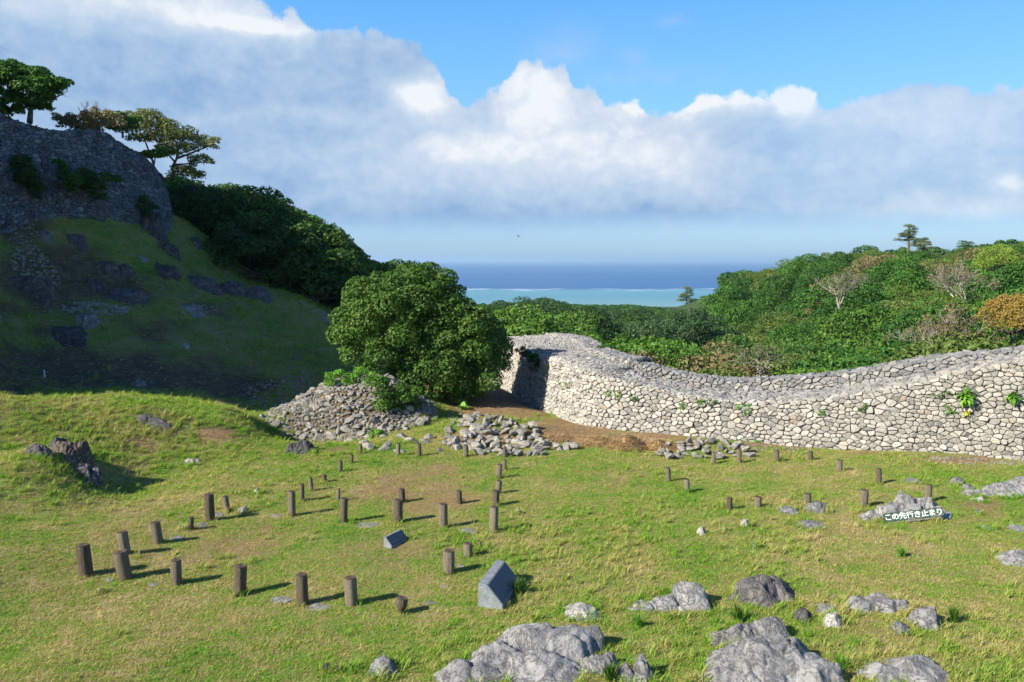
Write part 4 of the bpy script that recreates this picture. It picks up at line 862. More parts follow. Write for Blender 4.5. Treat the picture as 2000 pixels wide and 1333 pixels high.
CH = [chip(600 + i) for i in range(12)]
for c_ in CH: c_.materials.append(M_loose)
def loose(x, y, s, label, group, lift=.25, rs=random):
    o = bpy.data.objects.new('loose_stone', CH[rs.randint(12)]); main.objects.link(o); o.location = (x, y, hz(x, y) + s * lift); o.rotation_euler = (rs.uniform(-.5, .5), rs.uniform(-.5, .5), rs.uniform(0, 6.3)); o.scale = (s, s * rs.uniform(.8, 1.1), s * rs.uniform(.8, 1.1)); tag(o, label, 'stone', group, 'thing'); return o
rs = RS(61); pts = []
def inpoly(px, py, poly):
    c = False
    for (x1, y1), (x2, y2) in zip(poly, poly[1:] + poly[:1]):
        if (y1 > py) != (y2 > py) and px < (x2 - x1) * (py - y1) / (y2 - y1) + x1: c = not c
    return c
mound_poly = [(512, 815), (545, 770), (600, 738), (690, 712), (760, 735), (800, 790), (850, 800), (868, 838), (800, 858), (700, 868), (600, 860), (545, 848)]
cp_ = MND; cand = []
for _ in range(9000):
    x, y = cp_[0] + rs.uniform(-3.4, 3.2), 26.2 + rs.uniform(-3.2, 2.6); z = hz(x, y) + .03; px, py = to_px([(x, y, z)]); px, py = px[0], py[0]
    e = ((x - cp_[0]) / 2.9) ** 2 + ((y - 26.1) / 2.4) ** 2
    if e > 1.1 or not inpoly(px, min(py, 866), mound_poly): continue
    if 640 < px < 760 and py < 775 and rs.rand() < .6: continue
    s = (.05 + .13 * rs.rand() ** 1.8) * (1.25 if py > 820 else 1); sp = s * .95
    if any((x - a) ** 2 + (y - b) ** 2 < (sp + c) ** 2 * .30 for a, b, c, _, _ in cand): continue
    cand.append((x, y, s, px, py))
cand.sort(key=lambda c: -c[2] / c[1]); big, rest = cand[:112], cand[112:]
for x, y, s, px, py in big:
    zone = 'at the front foot' if py > 830 else 'on the shaded left flank' if px < 590 else 'on the sunny left half' if px < 690 else 'on the right half'
    loose(x, y, s * 1.15, f'loose grey-white stone lying {zone} of the rubble mound', f'loose stones {zone} of the rubble mound', .2, rs)
tmpl2 = bpy.data.collections.new('rubble_shapes')
for i, c_ in enumerate(CH): tmpl2.objects.link(bpy.data.objects.new('rubble_%02d' % i, c_))
RP = [(x, y, hz(x, y) + s * .15, s * 1.15, 0, rs.randint(12), rs.uniform(-.6, .6), rs.uniform(-.6, .6), rs.rand() * 6.3) for x, y, s, _, _ in rest]
for _ in range(2600):                                   # smaller stones filling the mound
    x, y = cp_[0] + rs.uniform(-3.2, 3.0), 26.1 + rs.uniform(-2.9, 2.2)
    if ((x - cp_[0]) / 2.75) ** 2 + ((y - 26.1) / 2.3) ** 2 > 1: continue
    s = rs.uniform(.04, .08); RP.append((x, y, hz(x, y) + s * .2, s, 0, rs.randint(12), rs.uniform(-.6, .6), rs.uniform(-.6, .6), rs.rand() * 6.3))
scatter('rubble', RP, tmpl2, 'small loose rubble heaped into a mound', 'stuff', 'rubble')
def pile(poly, n, s0, s1, label, group, seed, stack=.0, foot=False):
    rs = RS(seed); done = []; xs = [p[0] for p in poly]; ys = [p[1] for p in poly]; tries = 0
    while len(done) < n and tries < 4000:
        tries += 1; px, py = rs.uniform(min(xs), max(xs)), rs.uniform(min(ys), max(ys))
        if not inpoly(px, py, poly): continue
        p = hit(px, py); s = rs.uniform(s0, s1)
        if any((p[0] - a) ** 2 + (p[1] - b) ** 2 < ((s + c) * .5) ** 2 for a, b, c in done): continue
        done.append((p[0], p[1], s)); loose(p[0], p[1], s, label, group, .3 + stack * rs.rand(), rs)
pile([(868, 858), (880, 830), (935, 812), (985, 818), (1040, 835), (1080, 868), (1140, 876), (1090, 884), (1000, 882), (900, 880), (868, 872)], 108, .08, .21, 'pale boulder-sized stone in the long heap beyond the far posts', 'stones of the long heap beyond the far posts', 62, .25)
pile([(820, 876), (1060, 880), (1065, 897), (960, 892), (820, 884)], 16, .10, .20, 'pale stone on the grass in front of the long heap', 'stones in front of the long heap', 63)
pile([(705, 852), (850, 856), (800, 890), (700, 876)], 14, .09, .22, 'pale flat stone between the mound and the far posts', 'stones between the mound and the far posts', 64)
pile([(1268, 892), (1300, 872), (1380, 862), (1455, 868), (1465, 893), (1400, 899), (1290, 898)], 48, .08, .18, 'grey stone in the low heap against the foot of the winding wall', 'stones of the low heap by the wall', 65, .4)
# scree and pale chips on the hillside
SC = []; rs = RS(66)
for poly, n, s0, s1 in [([(110, 598), (180, 590), (255, 603), (245, 618), (130, 612)], 170, .05, .13), ([(15, 480), (60, 470), (110, 530), (120, 565), (60, 560), (20, 520)], 200, .04, .10), ([(0, 440), (60, 430), (80, 470), (20, 480)], 60, .03, .08), ([(345, 598), (430, 598), (430, 612), (350, 616)], 36, .05, .11),
                        ([(0, 600), (500, 640), (520, 780), (0, 770)], 420, .02, .06), ([(480, 760), (560, 730), (640, 720), (560, 800), (500, 810)], 200, .04, .10), ([(600, 600), (650, 612), (650, 640), (560, 575)], 70, .05, .12), ([(200, 440), (500, 540), (500, 600), (260, 560)], 150, .03, .08),
                        ([(1440, 866), (1600, 872), (1580, 884), (1450, 880)], 90, .02, .05), ([(1790, 890), (2000, 900), (2000, 914), (1820, 905)], 110, .02, .06), ([(860, 800), (1000, 815), (960, 850), (880, 820)], 60, .03, .08)]:
    k = 0; xs = [p[0] for p in poly]; ys = [p[1] for p in poly]
    while k < n:
        px, py = rs.uniform(min(xs), max(xs)), rs.uniform(min(ys), max(ys))
        if not inpoly(px, py, poly): continue
        p = hit(px, py); s = rs.uniform(s0, s1); SC.append((p[0], p[1], p[2] + s * .15, s, 0, rs.randint(12), rs.uniform(-.5, .5), rs.uniform(-.5, .5), rs.rand() * 6.3)); k += 1
scatter('scree', SC, tmpl2, 'small pale stones strewn over the earthy slope and wall foot', 'stuff', 'scree')

# ================================================================= wooden posts marking the old building plots
def m_wood(nt, o):
    p = objpos(nt); x, y, z = sep(nt, p); ang = y.f('ARCTAN2', x)
    g = noise(nt, comb(nt, x * 5, y * 5, z * .9), 1.6, 6, .7, .4); f = noise(nt, comb(nt, x * 14, y * 14, z * 1.2), 2, 4, .7)
    c = ramp(nt, (g * .6 + f * .4 + (rnd(nt) - .5) * .18), [(.30, (.055, .042, .03)), (.43, (.165, .13, .092)), (.55, (.28, .235, .17)), (.75, (.40, .355, .28))])
    foot = (z - .0).step(.28, .02) * .5; c = mixc(nt, foot * g, c, (.22, .15, .06))
    bsdf(nt, o, c, .95, g + f * .8, .8, .075, .15)
def m_end(nt, o):
    p = objpos(nt); x, y, z = sep(nt, p); r = (x * x + y * y).f('SQRT'); rings = (r * 34 + noise(nt, p, 2, 3) * 6).f('SINE') * .5 + .5; n = noise(nt, p, 4, 5, .7)
    bsdf(nt, o, ramp(nt, rings * .35 + n * .65, [(.25, (.06, .04, .03)), (.6, (.24, .18, .14)), (.9, (.36, .29, .24))]), .95, rings + n, .8, .2, .1)
M_wood, M_end = mat('weathered_wood', m_wood), mat('end_grain', m_end)
def post_variant(seed, notch=False):
    rs = RS(seed); n, k = 28, 12; V = []; cr = [(rs.rand() * 6.28, rs.uniform(.03, .08), rs.uniform(.4, 1)) for _ in range(4)]
    a = np.arange(n) * 2 * math.pi / n
    for j in range(k):
        z = -.25 + 1.25 * j / (k - 1); r = 1 + vnoise(np.c_[np.cos(a), np.sin(a), np.full(n, z * .5)], 1.6, seed, 3) * .05 + vnoise(np.c_[np.cos(a) * 4, np.sin(a) * 4, np.full(n, z * .4)], 1, seed + 1, 2) * .035
        for ca, wd, dp in cr: r = r - .09 * dp * np.exp(-((np.angle(np.exp(1j * (a - ca - .1 * z))) / wd) ** 2))
        if notch and z < .55: r = r * (.45 + .55 * sstep(z, .1, .6))
        if j == k - 1: r = r * .95
        V.append(np.c_[r * np.cos(a), r * np.sin(a), np.full(n, z + (.012 * rs.randn() if j == k - 1 else 0))])
    V = np.concatenate(V); i = np.arange(n); Fq = np.concatenate([np.c_[j * n + i, j * n + (i + 1) % n, (j + 1) * n + (i + 1) % n, (j + 1) * n + i] for j in range(k - 1)])
    body = fast_mesh('wooden_post', V, Fq, None, True); top = V[-n:].copy(); rim = top * [.97, .97, 1]; rim[:, 2] += .008; mid_ = top * [.5, .5, 1]; mid_[:, 2] += .012
    TVv = np.vstack([top, rim, mid_, [[0, 0, top[:, 2].mean() + .004]]]); q = np.vstack([np.c_[i, (i + 1) % n, n + (i + 1) % n, n + i], np.c_[n + i, n + (i + 1) % n, 2 * n + (i + 1) % n, 2 * n + i]]); t = np.c_[2 * n + i, 2 * n + (i + 1) % n, np.full(n, 3 * n)]
    end = fast_mesh('end_grain', TVv, [q, t], None, False); body.materials.append(M_wood); end.materials.append(M_end); return body, end
PV = [post_variant(700 + i) for i in range(8)] + [post_variant(720, True)]
near = 'in the nearest row'
POSTS = [  # base x, base y, top x, top y, width, label
 (161, 1129, 153, 1064, 29, 'thick leaning post, leftmost of all posts'), (240, 1087, 232, 1039, 23, 'post half hidden behind the second post of the nearest row'), (238, 1136, 227, 1079, 30, 'second post from the left in the nearest row, leaning left'),
 (304, 1064, 297, 1020, 22, 'post up the left side, third behind the leftmost post'), (370, 1037, 371, 1010, 12, 'thin short post on the left side row'), (407, 1019, 404, 967, 20, 'tallest post of the left side row'), (442, 1001, 436, 969, 14, 'bleached grey post leaning left beside the tallest left one'),
 (340, 1146, 338, 1093, 23, 'third post from the left in the nearest row'), (464, 1167, 465, 1105, 27, 'fourth post from the left in the nearest row'), (588, 1186, 585, 1122, 26, 'fifth post from the left in the nearest row'), (684, 1187, 681, 1129, 28, 'sixth post from the left in the nearest row, thick and straight'),
 (781, 1205, 784, 1168, 26, 'short mossy post with a rotted waist at the right end of the nearest row'), (875, 1124, 876, 1075, 26, 'thick post left of the big stone marker'), (914, 1090, 913, 1062, 20, 'low stump post behind the thick post by the stone marker'), (936, 1069, 936, 1057, 10, 'tiny stump between the low post and the flat slab'),
 (964, 1042, 965, 989, 19, 'cracked tall post at the right end of the middle row'), (865, 1033, 865, 984, 19, 'post second from the right in the middle row'), (776, 1023, 776, 976, 21, 'dark-sided post behind the small stone marker'), (669, 1023, 670, 974, 17, 'post in the middle row with a tiny white stone behind it'),
 (785, 984, 783, 955, 14, 'post peeking out behind the dark-sided one'), (897, 986, 896, 958, 12, 'small lone post in the middle of the far plot'), (969, 990, 968, 959, 15, 'brown post just behind the cracked tall one'), (973, 966, 975, 939, 13, 'post behind the brown one in the right-hand column'), (973, 936, 976, 907, 12, 'slightly tilted post higher up the right-hand column'),
 (986, 920, 986, 898, 8, 'thin post beside the tilted one in the right-hand column'), (986, 895, 986, 873, 8, 'thin post at the top of the right-hand column before the stone heap'), (910, 894, 909, 870, 11, 'post directly in front of the long stone heap'), (818, 892, 818, 867, 9, 'post in the far row, second right of the mound'), (777, 892, 777, 866, 10, 'post in the far row in front of the mound'),
 (703, 887, 703, 869, 8, 'small post at the left end of the far row'), (686, 906, 686, 888, 8, 'short post next down from the far left corner'), (664, 923, 664, 900, 9, 'post third down the far left column'), (633, 943, 632, 927, 9, 'short post fourth down the far left column'), (607, 960, 605, 933, 9, 'post fifth down the far left column'), (588, 980, 588, 946, 11, 'post sixth down the far left column'),
 (568, 1010, 567, 960, 16, 'tall post at the near end of the far left column'), (660, 981, 660, 955, 8, 'thin post just behind the tiny white stone'),
 (1307, 942, 1305, 914, 10, 'leftmost post of the right-hand plot'), (1343, 963, 1343, 936, 11, 'second post from the left in the right-hand plot'), (1395, 908, 1395, 883, 8, 'post in front of the low stone heap, left one'), (1445, 906, 1445, 877, 10, 'post in front of the low stone heap, right one'), (1519, 904, 1519, 880, 11, 'post right of the low stone heap by the wall'),
 (1585, 900, 1585, 882, 10, 'short pale post farthest back by the wall'), (1641, 922, 1642, 899, 14, 'squat wide post in the back row of the right-hand plot'), (1719, 947, 1719, 915, 12, 'slim post at the back right of the right-hand plot'), (1426, 998, 1427, 973, 12, 'post at the front left corner of the right-hand plot'), (1482, 993, 1483, 970, 16, 'squat post second in the front row of the right-hand plot'),
 (1579, 990, 1580, 964, 16, 'post partly hidden by the humped grey stone'), (1690, 992, 1692, 957, 17, 'thick leaning post left of the sign'), (1815, 982, 1818, 947, 14, 'post leaning right behind the sign outcrop')]
for i, (bx, by, tx, ty, wd, lab) in enumerate(POSTS):
    p = hit(bx, by); D = p[1]; q = at(tx, ty, D); b = Vector((p[0], D + wd / F * D / 2, p[2])); q = Vector((q[0], b.y, at(tx, ty, b.y)[2])); body, end = PV[8] if lab.startswith('short mossy') else PV[i % 8]
    ax = q - b; o = bpy.data.objects.new('wooden_post', body); main.objects.link(o); e_ = bpy.data.objects.new('end_grain', end); main.objects.link(e_); e_.parent = o
    o.location = b; r = wd / F * D / 2 * .92; yaw = Matrix.Rotation(i * 1.7, 4, 'Z'); o.rotation_mode = 'QUATERNION'; o.rotation_quaternion = ax.to_track_quat('Z', 'Y') @ yaw.to_quaternion(); o.scale = (r, r, ax.length)
    tag(o, lab, 'post', 'wooden posts marking building plots', 'thing')
# flat paving slabs by the posts
for i, (px, py, wd, lab) in enumerate([(622, 1186, 62, 'between the fifth and sixth posts of the nearest row'), (552, 1172, 60, 'right of the fourth post of the nearest row'), (300, 1143, 30, 'left of the third post of the nearest row'), (213, 1133, 24, 'at the foot of the second post of the nearest row'), (394, 1026, 40, 'between the thin short post and the tallest left post'), (425, 1006, 34, 'under the leaning bleached post'),
        (838, 1178, 34, 'right of the mossy post'), (866, 1146, 26, 'in front of the thick post by the big marker'), (898, 1106, 26, 'between the thick post and the low stump'), (951, 1053, 24, 'just below the cracked tall post'), (720, 1026, 60, 'between the posts of the middle row, left part'), (915, 1038, 56, 'between the last two posts of the middle row'), (540, 1008, 36, 'left of the tall near-end post'), (340, 1053, 46, 'between the left side posts')]):
    p = hit(px, py); w_ = wd / F * p[1] * .8; rs = RS(900 + i); n = 9; a = np.arange(n) * 2 * math.pi / n; r = rs.uniform(.8, 1.1, n); top = np.c_[r * np.cos(a) * w_ / 2, r * np.sin(a) * w_ * .42, np.full(n, .004) + rs.randn(n) * .006]; bot = top * [1.05, 1.05, 0]; bot[:, 2] = -.08
    V = np.vstack([top, bot, [[0, 0, .016]]]); k = np.arange(n); me_ = fast_mesh('paving_slab', V, [np.c_[k, (k + 1) % n, n + (k + 1) % n, n + k], np.c_[k, (k + 1) % n, np.full(n, 2 * n)]], None, False)
    o = obj('paving_slab', me_, M_boulder); o.location = p; tag(o, f'flat slab {lab}', 'slab', 'flat slabs among the posts', 'thing')

# ================================================================= two stone markers with a slanted inscribed face
M_granite = mat('cut_granite', lambda nt, o: bsdf(nt, o, ramp(nt, noise(nt, objpos(nt), 9, 8, .8) * .6 + noise(nt, objpos(nt), 60, 2, .6) * .4, [(.36, (.10, .115, .13)), (.5, (.18, .20, .215)), (.66, (.30, .32, .33))]), .85, noise(nt, objpos(nt), 22, 6, .75), .9, .02, .3))
M_polish = mat('polished_granite', lambda nt, o: bsdf(nt, o, ramp(nt, noise(nt, objpos(nt), 40, 4, .7), [(.35, (.03, .04, .055)), (.7, (.075, .09, .11))]), .5, noise(nt, objpos(nt), 80, 2), .15, .002, .4))
def marker(label, Fp, Ep, Bp, gh, sw, eh):
    """Fp, Ep: front bottom corners, Bp: back bottom right corner (pixels); gh back height, sw top width fraction, eh front low height"""
    a, b, c = hit(*Fp), hit(*Ep), hit(*Bp); ax = c - b; ax[2] = 0; wv = b - a; wv[2] = 0; t = empty('stone_marker', tuple(a)); tag(t, label, 'stone marker', None, 'thing')
    prof = [(0, -.12), (1, -.12), (1, eh), (sw, gh), (0, gh)]
    bm = __import__('bmesh').new(); v0 = [bm.verts.new(Vector(wv * u) + Vector((0, 0, z))) for u, z in prof]; v1 = [bm.verts.new(Vector(wv * u + ax) + Vector((0, 0, z))) for u, z in prof]
    bm.faces.new(v0); bm.faces.new(v1[::-1])
    for k in range(5): bm.faces.new((v0[k], v1[k], v1[(k + 1) % 5], v0[(k + 1) % 5]))
    B_ = __import__('bmesh'); B_.ops.recalc_face_normals(bm, faces=bm.faces); B_.ops.bevel(bm, geom=list(bm.edges), offset=.008, segments=2, affect='EDGES'); B_.ops.triangulate(bm, faces=bm.faces)
    B_.ops.subdivide_edges(bm, edges=bm.edges, cuts=1)
    me_ = bpy.data.meshes.new('block'); bm.to_mesh(me_); bm.free(); put(me_, M_granite); o = bpy.data.objects.new('block', me_); main.objects.link(o); o.parent = t
    # the polished inscription plate lies on the slanted face
    s0 = Vector(wv * sw) + Vector((0, 0, gh)); s1 = Vector(wv) + Vector((0, 0, eh)); axv = Vector(ax); dn = (s1 - s0); nrm = dn.cross(axv).normalized(); nrm = nrm if nrm.z > 0 else -nrm
    q = [s0 + dn * u + axv * v + nrm * h for h in (-.01, .004) for u, v in ((.03, .02), (.97, .02), (.97, .98), (.03, .98))]
    pm = fast_mesh('inscribed_face', [tuple(x) for x in q], np.array([(4, 5, 6, 7), (0, 1, 5, 4), (1, 2, 6, 5), (2, 3, 7, 6), (3, 0, 4, 7)]), None, False); p_ = obj('inscribed_face', pm, M_polish, t)
    # rows of small unreadable carved strokes
    BG = Bag(); rs = RS(int(Fp[0]))
    for r_ in range(5):
        for k in range(12):
            if rs.rand() < .12: continue
            u, v = .2 + r_ * .14, .10 + k * .066
            for _ in range(3):
                du, dv = rs.uniform(-.035, .035), rs.uniform(-.02, .02); c_ = s0 + dn * (u + du) + axv * (v + dv) + nrm * .0052; l_, t_ = (.012, .0016) if rs.rand() < .5 else (.0016, .012)
                e1_, e2_ = axv.normalized() * l_, dn.normalized() * t_; BG.add([tuple(c_ - e1_ - e2_), tuple(c_ + e1_ - e2_), tuple(c_ + e1_ + e2_), tuple(c_ - e1_ + e2_)], [(0, 1, 2, 3)])
    gm = BG.mesh('inscription'); obj('inscription', gm, M_granite, p_)
marker('big grey stone marker with a dark slanted face, between the nearest posts and the outcrop', (934, 1185), (982, 1193), (1014, 1144), .36, .38, .10)
marker('small grey stone marker with a dark slanted face, in the middle of the plots', (749, 1069), (765, 1073), (796, 1055), .19, .30, .05)

# ================================================================= the fallen sign
M_board = mat('green_painted_board', lambda nt, o: bsdf(nt, o, mixc(nt, noise(nt, comb(nt, *[a * b for a, b in zip(sep(nt, objpos(nt)), (3.0, 20.0, 22.0))]), 1, 5, .7).step(.50, .62), (.03, .075, .05), (.20, .19, .16)), .85, noise(nt, objpos(nt), 30, 4, .7), .6, .01, .2))
M_white = mat('white_sign_paint', lambda nt, o: bsdf(nt, o, (.78, .80, .76), .7))
M_board_edge = mat('bare_grey_wood', lambda nt, o: bsdf(nt, o, ramp(nt, noise(nt, objpos(nt), 12, 5, .7), [(.3, (.10, .085, .065)), (.7, (.30, .27, .22))]), .95))
gs = hit(1786, 1022); Ds = gs[1] - .02; bl, br_, tl = at(1728, 1021, Ds + .06), at(1845, 1008, Ds + .10), at(1724, 1002, Ds + .13); ux = Vector(br_ - bl); wS = ux.length; ux.normalize(); uz = Vector(tl - bl); uz = (uz - ux * uz.dot(ux)); hS = .185; uz.normalize(); un = ux.cross(uz)
sg = empty('wooden_sign', tuple(bl)); sg.rotation_mode = 'QUATERNION'; sg.rotation_quaternion = Matrix((ux, -un if False else un * -1, uz)).transposed().to_quaternion() if False else Matrix((ux, uz.cross(ux), uz)).transposed().to_quaternion()
tag(sg, 'long weathered green board with white Japanese letters leaning on the hollowed outcrop', 'sign', None, 'thing')
def box_mesh(name, x0, x1, y0, y1, z0, z1, bev=.006):
    B_ = __import__('bmesh'); bm = B_.new(); vs = [bm.verts.new((x, y, z)) for x in (x0, x1) for y in (y0, y1) for z in (z0, z1)]
    for f in [(0, 1, 3, 2), (4, 6, 7, 5), (0, 4, 5, 1), (2, 3, 7, 6), (0, 2, 6, 4), (1, 5, 7, 3)]: bm.faces.new([vs[i] for i in f])
    B_.ops.recalc_face_normals(bm, faces=bm.faces); B_.ops.bevel(bm, geom=list(bm.edges), offset=bev, segments=2, affect='EDGES'); me_ = bpy.data.meshes.new(name); bm.to_mesh(me_); bm.free(); return me_
obj('board', box_mesh('board', 0, wS, -.005, .03, 0, hS * .93), M_board, sg)
obj('lower_batten', box_mesh('lower_batten', .05, wS * .93, -.02, .035, -.035, -.002), M_board_edge, sg)
cu = bpy.data.curves.new('lettering', 'FONT'); cu.body = 'この先行き止まり'; cu.size = .135; cu.offset = .0022; cu.extrude = .0015; cu.align_x = 'CENTER'; cu.align_y = 'CENTER'; cu.space_character = .93
lt = bpy.data.objects.new('lettering_tmp', cu); main.objects.link(lt); bpy.context.view_layer.update(); dg = bpy.context.evaluated_depsgraph_get(); lm_ = bpy.data.meshes.new_from_object(lt.evaluated_get(dg)); bpy.data.objects.remove(lt)
LV = np.array([v.co[:] for v in lm_.vertices]); print('letters', len(LV), LV.min(0), LV.max(0))
sxl = (wS * .94) / max(LV[:, 0].max() - LV[:, 0].min(), .1); lo = obj('lettering', lm_, M_white, sg); lo.scale = (sxl, 1, 1); lo.rotation_euler = (rad(90), 0, 0); lo.location = (wS * .5, -.008, hS * .46)

# ================================================================= heaps of dry straw by the wall, plants, bird
def straw_heap(px, py, w_, d_, h_, seed, label, n=900):
    p = hit(px, py); rs = RS(seed); B_ = Bag(); m = 26; a = np.linspace(-1.15, 1.15, m); XX, YY = np.meshgrid(a, a); q = np.c_[XX.ravel(), YY.ravel()]; r2 = (q ** 2).sum(1)
    f = lambda q: np.exp(-(q ** 2).sum(1) * 1.6) * h_ * (1 + vnoise(q, 1.5, seed, 3) * .35) - .04
    V = np.c_[q[:, 0] * w_ / 2, q[:, 1] * d_ / 2, f(q)]; V[r2 > 1.25, 2] = -.12; I = (np.arange(m - 1)[:, None] * m + np.arange(m - 1)[None]).ravel(); B_.add(V, np.c_[I, I + 1, I + m + 1, I + m], None, .3)
    q = rs.uniform(-1, 1, (n, 2)); q = q[(q ** 2).sum(1) < 1.1]; n = len(q); c = np.c_[q[:, 0] * w_ / 2, q[:, 1] * d_ / 2, f(q) + .012]; th = rs.rand(n) * 6.28; l = rs.uniform(.06, .16, n)[:, None]; d = np.c_[np.cos(th), np.sin(th), rs.randn(n) * .3]; s = np.c_[-np.sin(th), np.cos(th), np.zeros(n)] * .008
    V = np.stack([c - d * l - s, c - d * l + s, c + d * l + s, c + d * l - s], 1).reshape(-1, 3); B_.add(V, np.arange(4 * n).reshape(-1, 4), None, np.repeat(rs.rand(n), 4))
    o = obj('straw_heap', B_.mesh('straw_heap'), L_straw); o.location = (p[0], p[1] + d_ * .3, p[2]); tag(o, label, 'straw heap', None, 'thing')
straw_heap(1165, 872, 1.5, 1.1, .26, 1, 'left low heap of dry straw at the foot of the winding wall')
straw_heap(1232, 880, 1.3, 1.0, .34, 2, 'middle rounded heap of dry straw at the foot of the winding wall')
straw_heap(1292, 880, 1.2, .9, .26, 3, 'right heap of dry straw next to the low stone heap')
straw_heap(1095, 862, 1.6, 1.0, .12, 4, 'flat spread of dark straw beside the long stone heap')
def plant(name, label, base, nrm, n, L, w_, droop, lm, seed, cat='plant', up=.6, cone=1.0, group=None):
    """a clump of arching pointed leaves"""
    rs = RS(seed); B_ = Bag(); nrm = unit(np.array(nrm, float))
    for i in range(n):
        d = unit(nrm + rs.randn(3) * cone + np.array([0, 0, up * .5])); l = L * rs.uniform(.6, 1.15); side = unit(np.cross(d, [0, 0, 1]) + 1e-3); V = []; p = rs.randn(3) * L * .10
        for k in range(5):
            t = k / 4; wv = w_ * (math.sin(math.pi * min(1, t * .9 + .1)) + .05) * .5; V += [p - side * wv, p + side * wv]; p = p + d * l / 4; d = unit(d + np.array([0, 0, -droop]) * .5)
        B_.add(V, [(2 * k, 2 * k + 1, 2 * k + 3, 2 * k + 2) for k in range(4)], None, float(np.clip(rs.normal(.5, .2), 0, 1)))
    o = obj(name, B_.mesh(name), lm); o.location = base; tag(o, label, cat, group, 'thing'); return o
def wall_hit(px, py):                                    # nearest point of the winding wall's face to that pixel
    u = np.linspace(0, Lw, 500); v = np.linspace(0, 3.2, 80); UU, VV = np.meshgrid(u, v); P = Sw(UU.ravel(), VV.ravel()); a, b = to_px(P); e = (a - px) ** 2 + (b - py) ** 2 + P[:, 1] * .5; return P[np.argmin(e)] + np.array([-.02, -.09, .02])
for i, (px, py, n, L, lm, lab) in enumerate([(1886, 775, 70, .30, L_bright, 'large bright green leafy plant hanging on the wall at right'), (1972, 775, 55, .26, L_bright, 'bright green plant on the wall nearest the right edge'), (1887, 808, 46, .14, L_yellow, 'yellow-leaved plant on the wall below the large green one')]):
    plant('wall_plant', lab, wall_hit(px, py), (-.1, -1, .3), n, L, L * .26, .55, lm, 50 + i, 'plant', .6, .8)
for i, (px, py, s, lab) in enumerate([(1843, 770, .12, 'thin trailing weed left of the large green wall plant, upper'), (1850, 800, .13, 'thin trailing weed left of the large green wall plant, lower'), (1112, 755, .14, 'green weed on the wall near its corner'), (1075, 722, .16, 'leafy weed on the very corner of the wall'), (1188, 771, .08, 'small weed on the wall right of the corner, first'), (1207, 774, .07, 'tiny weed on the wall right of the corner, second'),
        (1241, 779, .09, 'small round weed on the wall, third from the corner'), (1330, 792, .09, 'weed sprig on the wall in the middle'), (1366, 788, .11, 'weed sprig on the wall slightly right of its middle'), (1392, 790, .12, 'bushy weed on the wall right of its middle'), (1447, 795, .12, 'weed on the wall with a trailing stem, right of the bushy one'), (1460, 803, .08, 'little weed beside the trailing-stem one'),
        (1680, 800, .10, 'faint weed on the pale right part of the wall'), (1600, 806, .07, 'very small weed on the lower right part of the wall'), (1480, 862, .07, 'weed at the wall foot above the low stone heap'), (1050, 700, .2, 'weed on the shaded flank of the wall')]):
    P_ = wall_hit(px, py); B_ = Bag(); rs = RS(70 + i); leaves(B_, [(rs.randn() * s, 0, rs.randn() * s * .7, s * .7, s * .4, s * .8) for _ in range(5)], 170, .045, rs, thick=.5, core=.4, asp=.6)
    tube(B_, [(-s, 0, -s * .5), (0, -.01, 0), (s, 0, s * .5)], [.004, .006, .004], 4); o = obj('wall_weed', B_.mesh('wall_weed'), L_bright if i % 3 else L_mid); o.location = P_; tag(o, lab, 'weed', 'weeds growing out of the winding wall', 'thing')
def bush(name, label, px, py, D, lobes, n, L, lm, seed, cat='bush', on=True):
    base = at(px, py, D)
    if on: base[2] = hz(base[0], D)
    rs = RS(seed); B_ = Bag(); Bt = Bag(); lob = []
    for a, b, r in lobes:
        for _ in range(4):
            q = at(a, b, D + rs.uniform(-.3, .3)) - base; rr = r / F * D * rs.uniform(.5, .8); q = q + rs.randn(3) * r / F * D * .4; lob.append((*q, rr, rr, rr * .8))
    leaves(B_, lob, n, L, rs, thick=.3, core=.3, low=-.6); limbs(Bt, (0, 0, -.1), [l[:3] for l in lob[::3]], .02, rs)
    t = empty(name, base); tag(t, label, cat, None, 'thing'); obj('stems', Bt.mesh('stems'), M_bark, t); obj('foliage', B_.mesh('foliage'), lm, t)
bush('bush', 'rounded green bush on the right side of the rubble mound', 772, 800, 25.2, [(745, 765, 28), (780, 760, 30), (805, 772, 24), (760, 788, 28), (800, 792, 20), (728, 785, 18)], 12000, .075, L_mid, 81)
bush('weed_patch', 'patch of bright green weeds on top of the rubble mound', 690, 745, 26.0, [(655, 732, 14), (700, 728, 14), (725, 735, 14), (645, 748, 12), (650, 740, 14), (680, 735, 18), (705, 740, 16), (725, 747, 16), (745, 756, 18), (665, 755, 14), (690, 757, 14), (640, 762, 10), (700, 768, 10), (720, 772, 12)], 13000, .055, L_bright, 82, 'weeds')
bush('weed_patch', 'small green weeds growing at the front foot of the rubble mound', 735, 855, 23.9, [(720, 850, 10), (735, 848, 12), (750, 853, 10), (690, 860, 7)], 1500, .06, L_bright, 83, 'weeds')
bush('bush', 'dark bush growing on the castle wall at far left', 55, 340, 32.2, [(35, 310, 22), (60, 330, 26), (80, 350, 24), (50, 355, 20), (85, 375, 16)], 6500, .11, L_dark, 84, on=False)
bush('bush', 'dark green bush on the castle wall, second from the left', 130, 350, 33, [(120, 325, 16), (130, 345, 24), (145, 362, 20)], 4000, .11, L_deep, 85, on=False)
bush('bush', 'dark round bush on the castle wall above the dark rock', 190, 360, 34, [(175, 350, 24), (200, 355, 22), (188, 375, 20)], 5000, .11, L_dark, 86, on=False)
bush('bush', 'dark bush sprouting from the rock under the castle wall corner', 288, 405, 36.8, [(280, 400, 14), (298, 405, 14), (288, 412, 12)], 2400, .10, L_dark, 87, on=False)
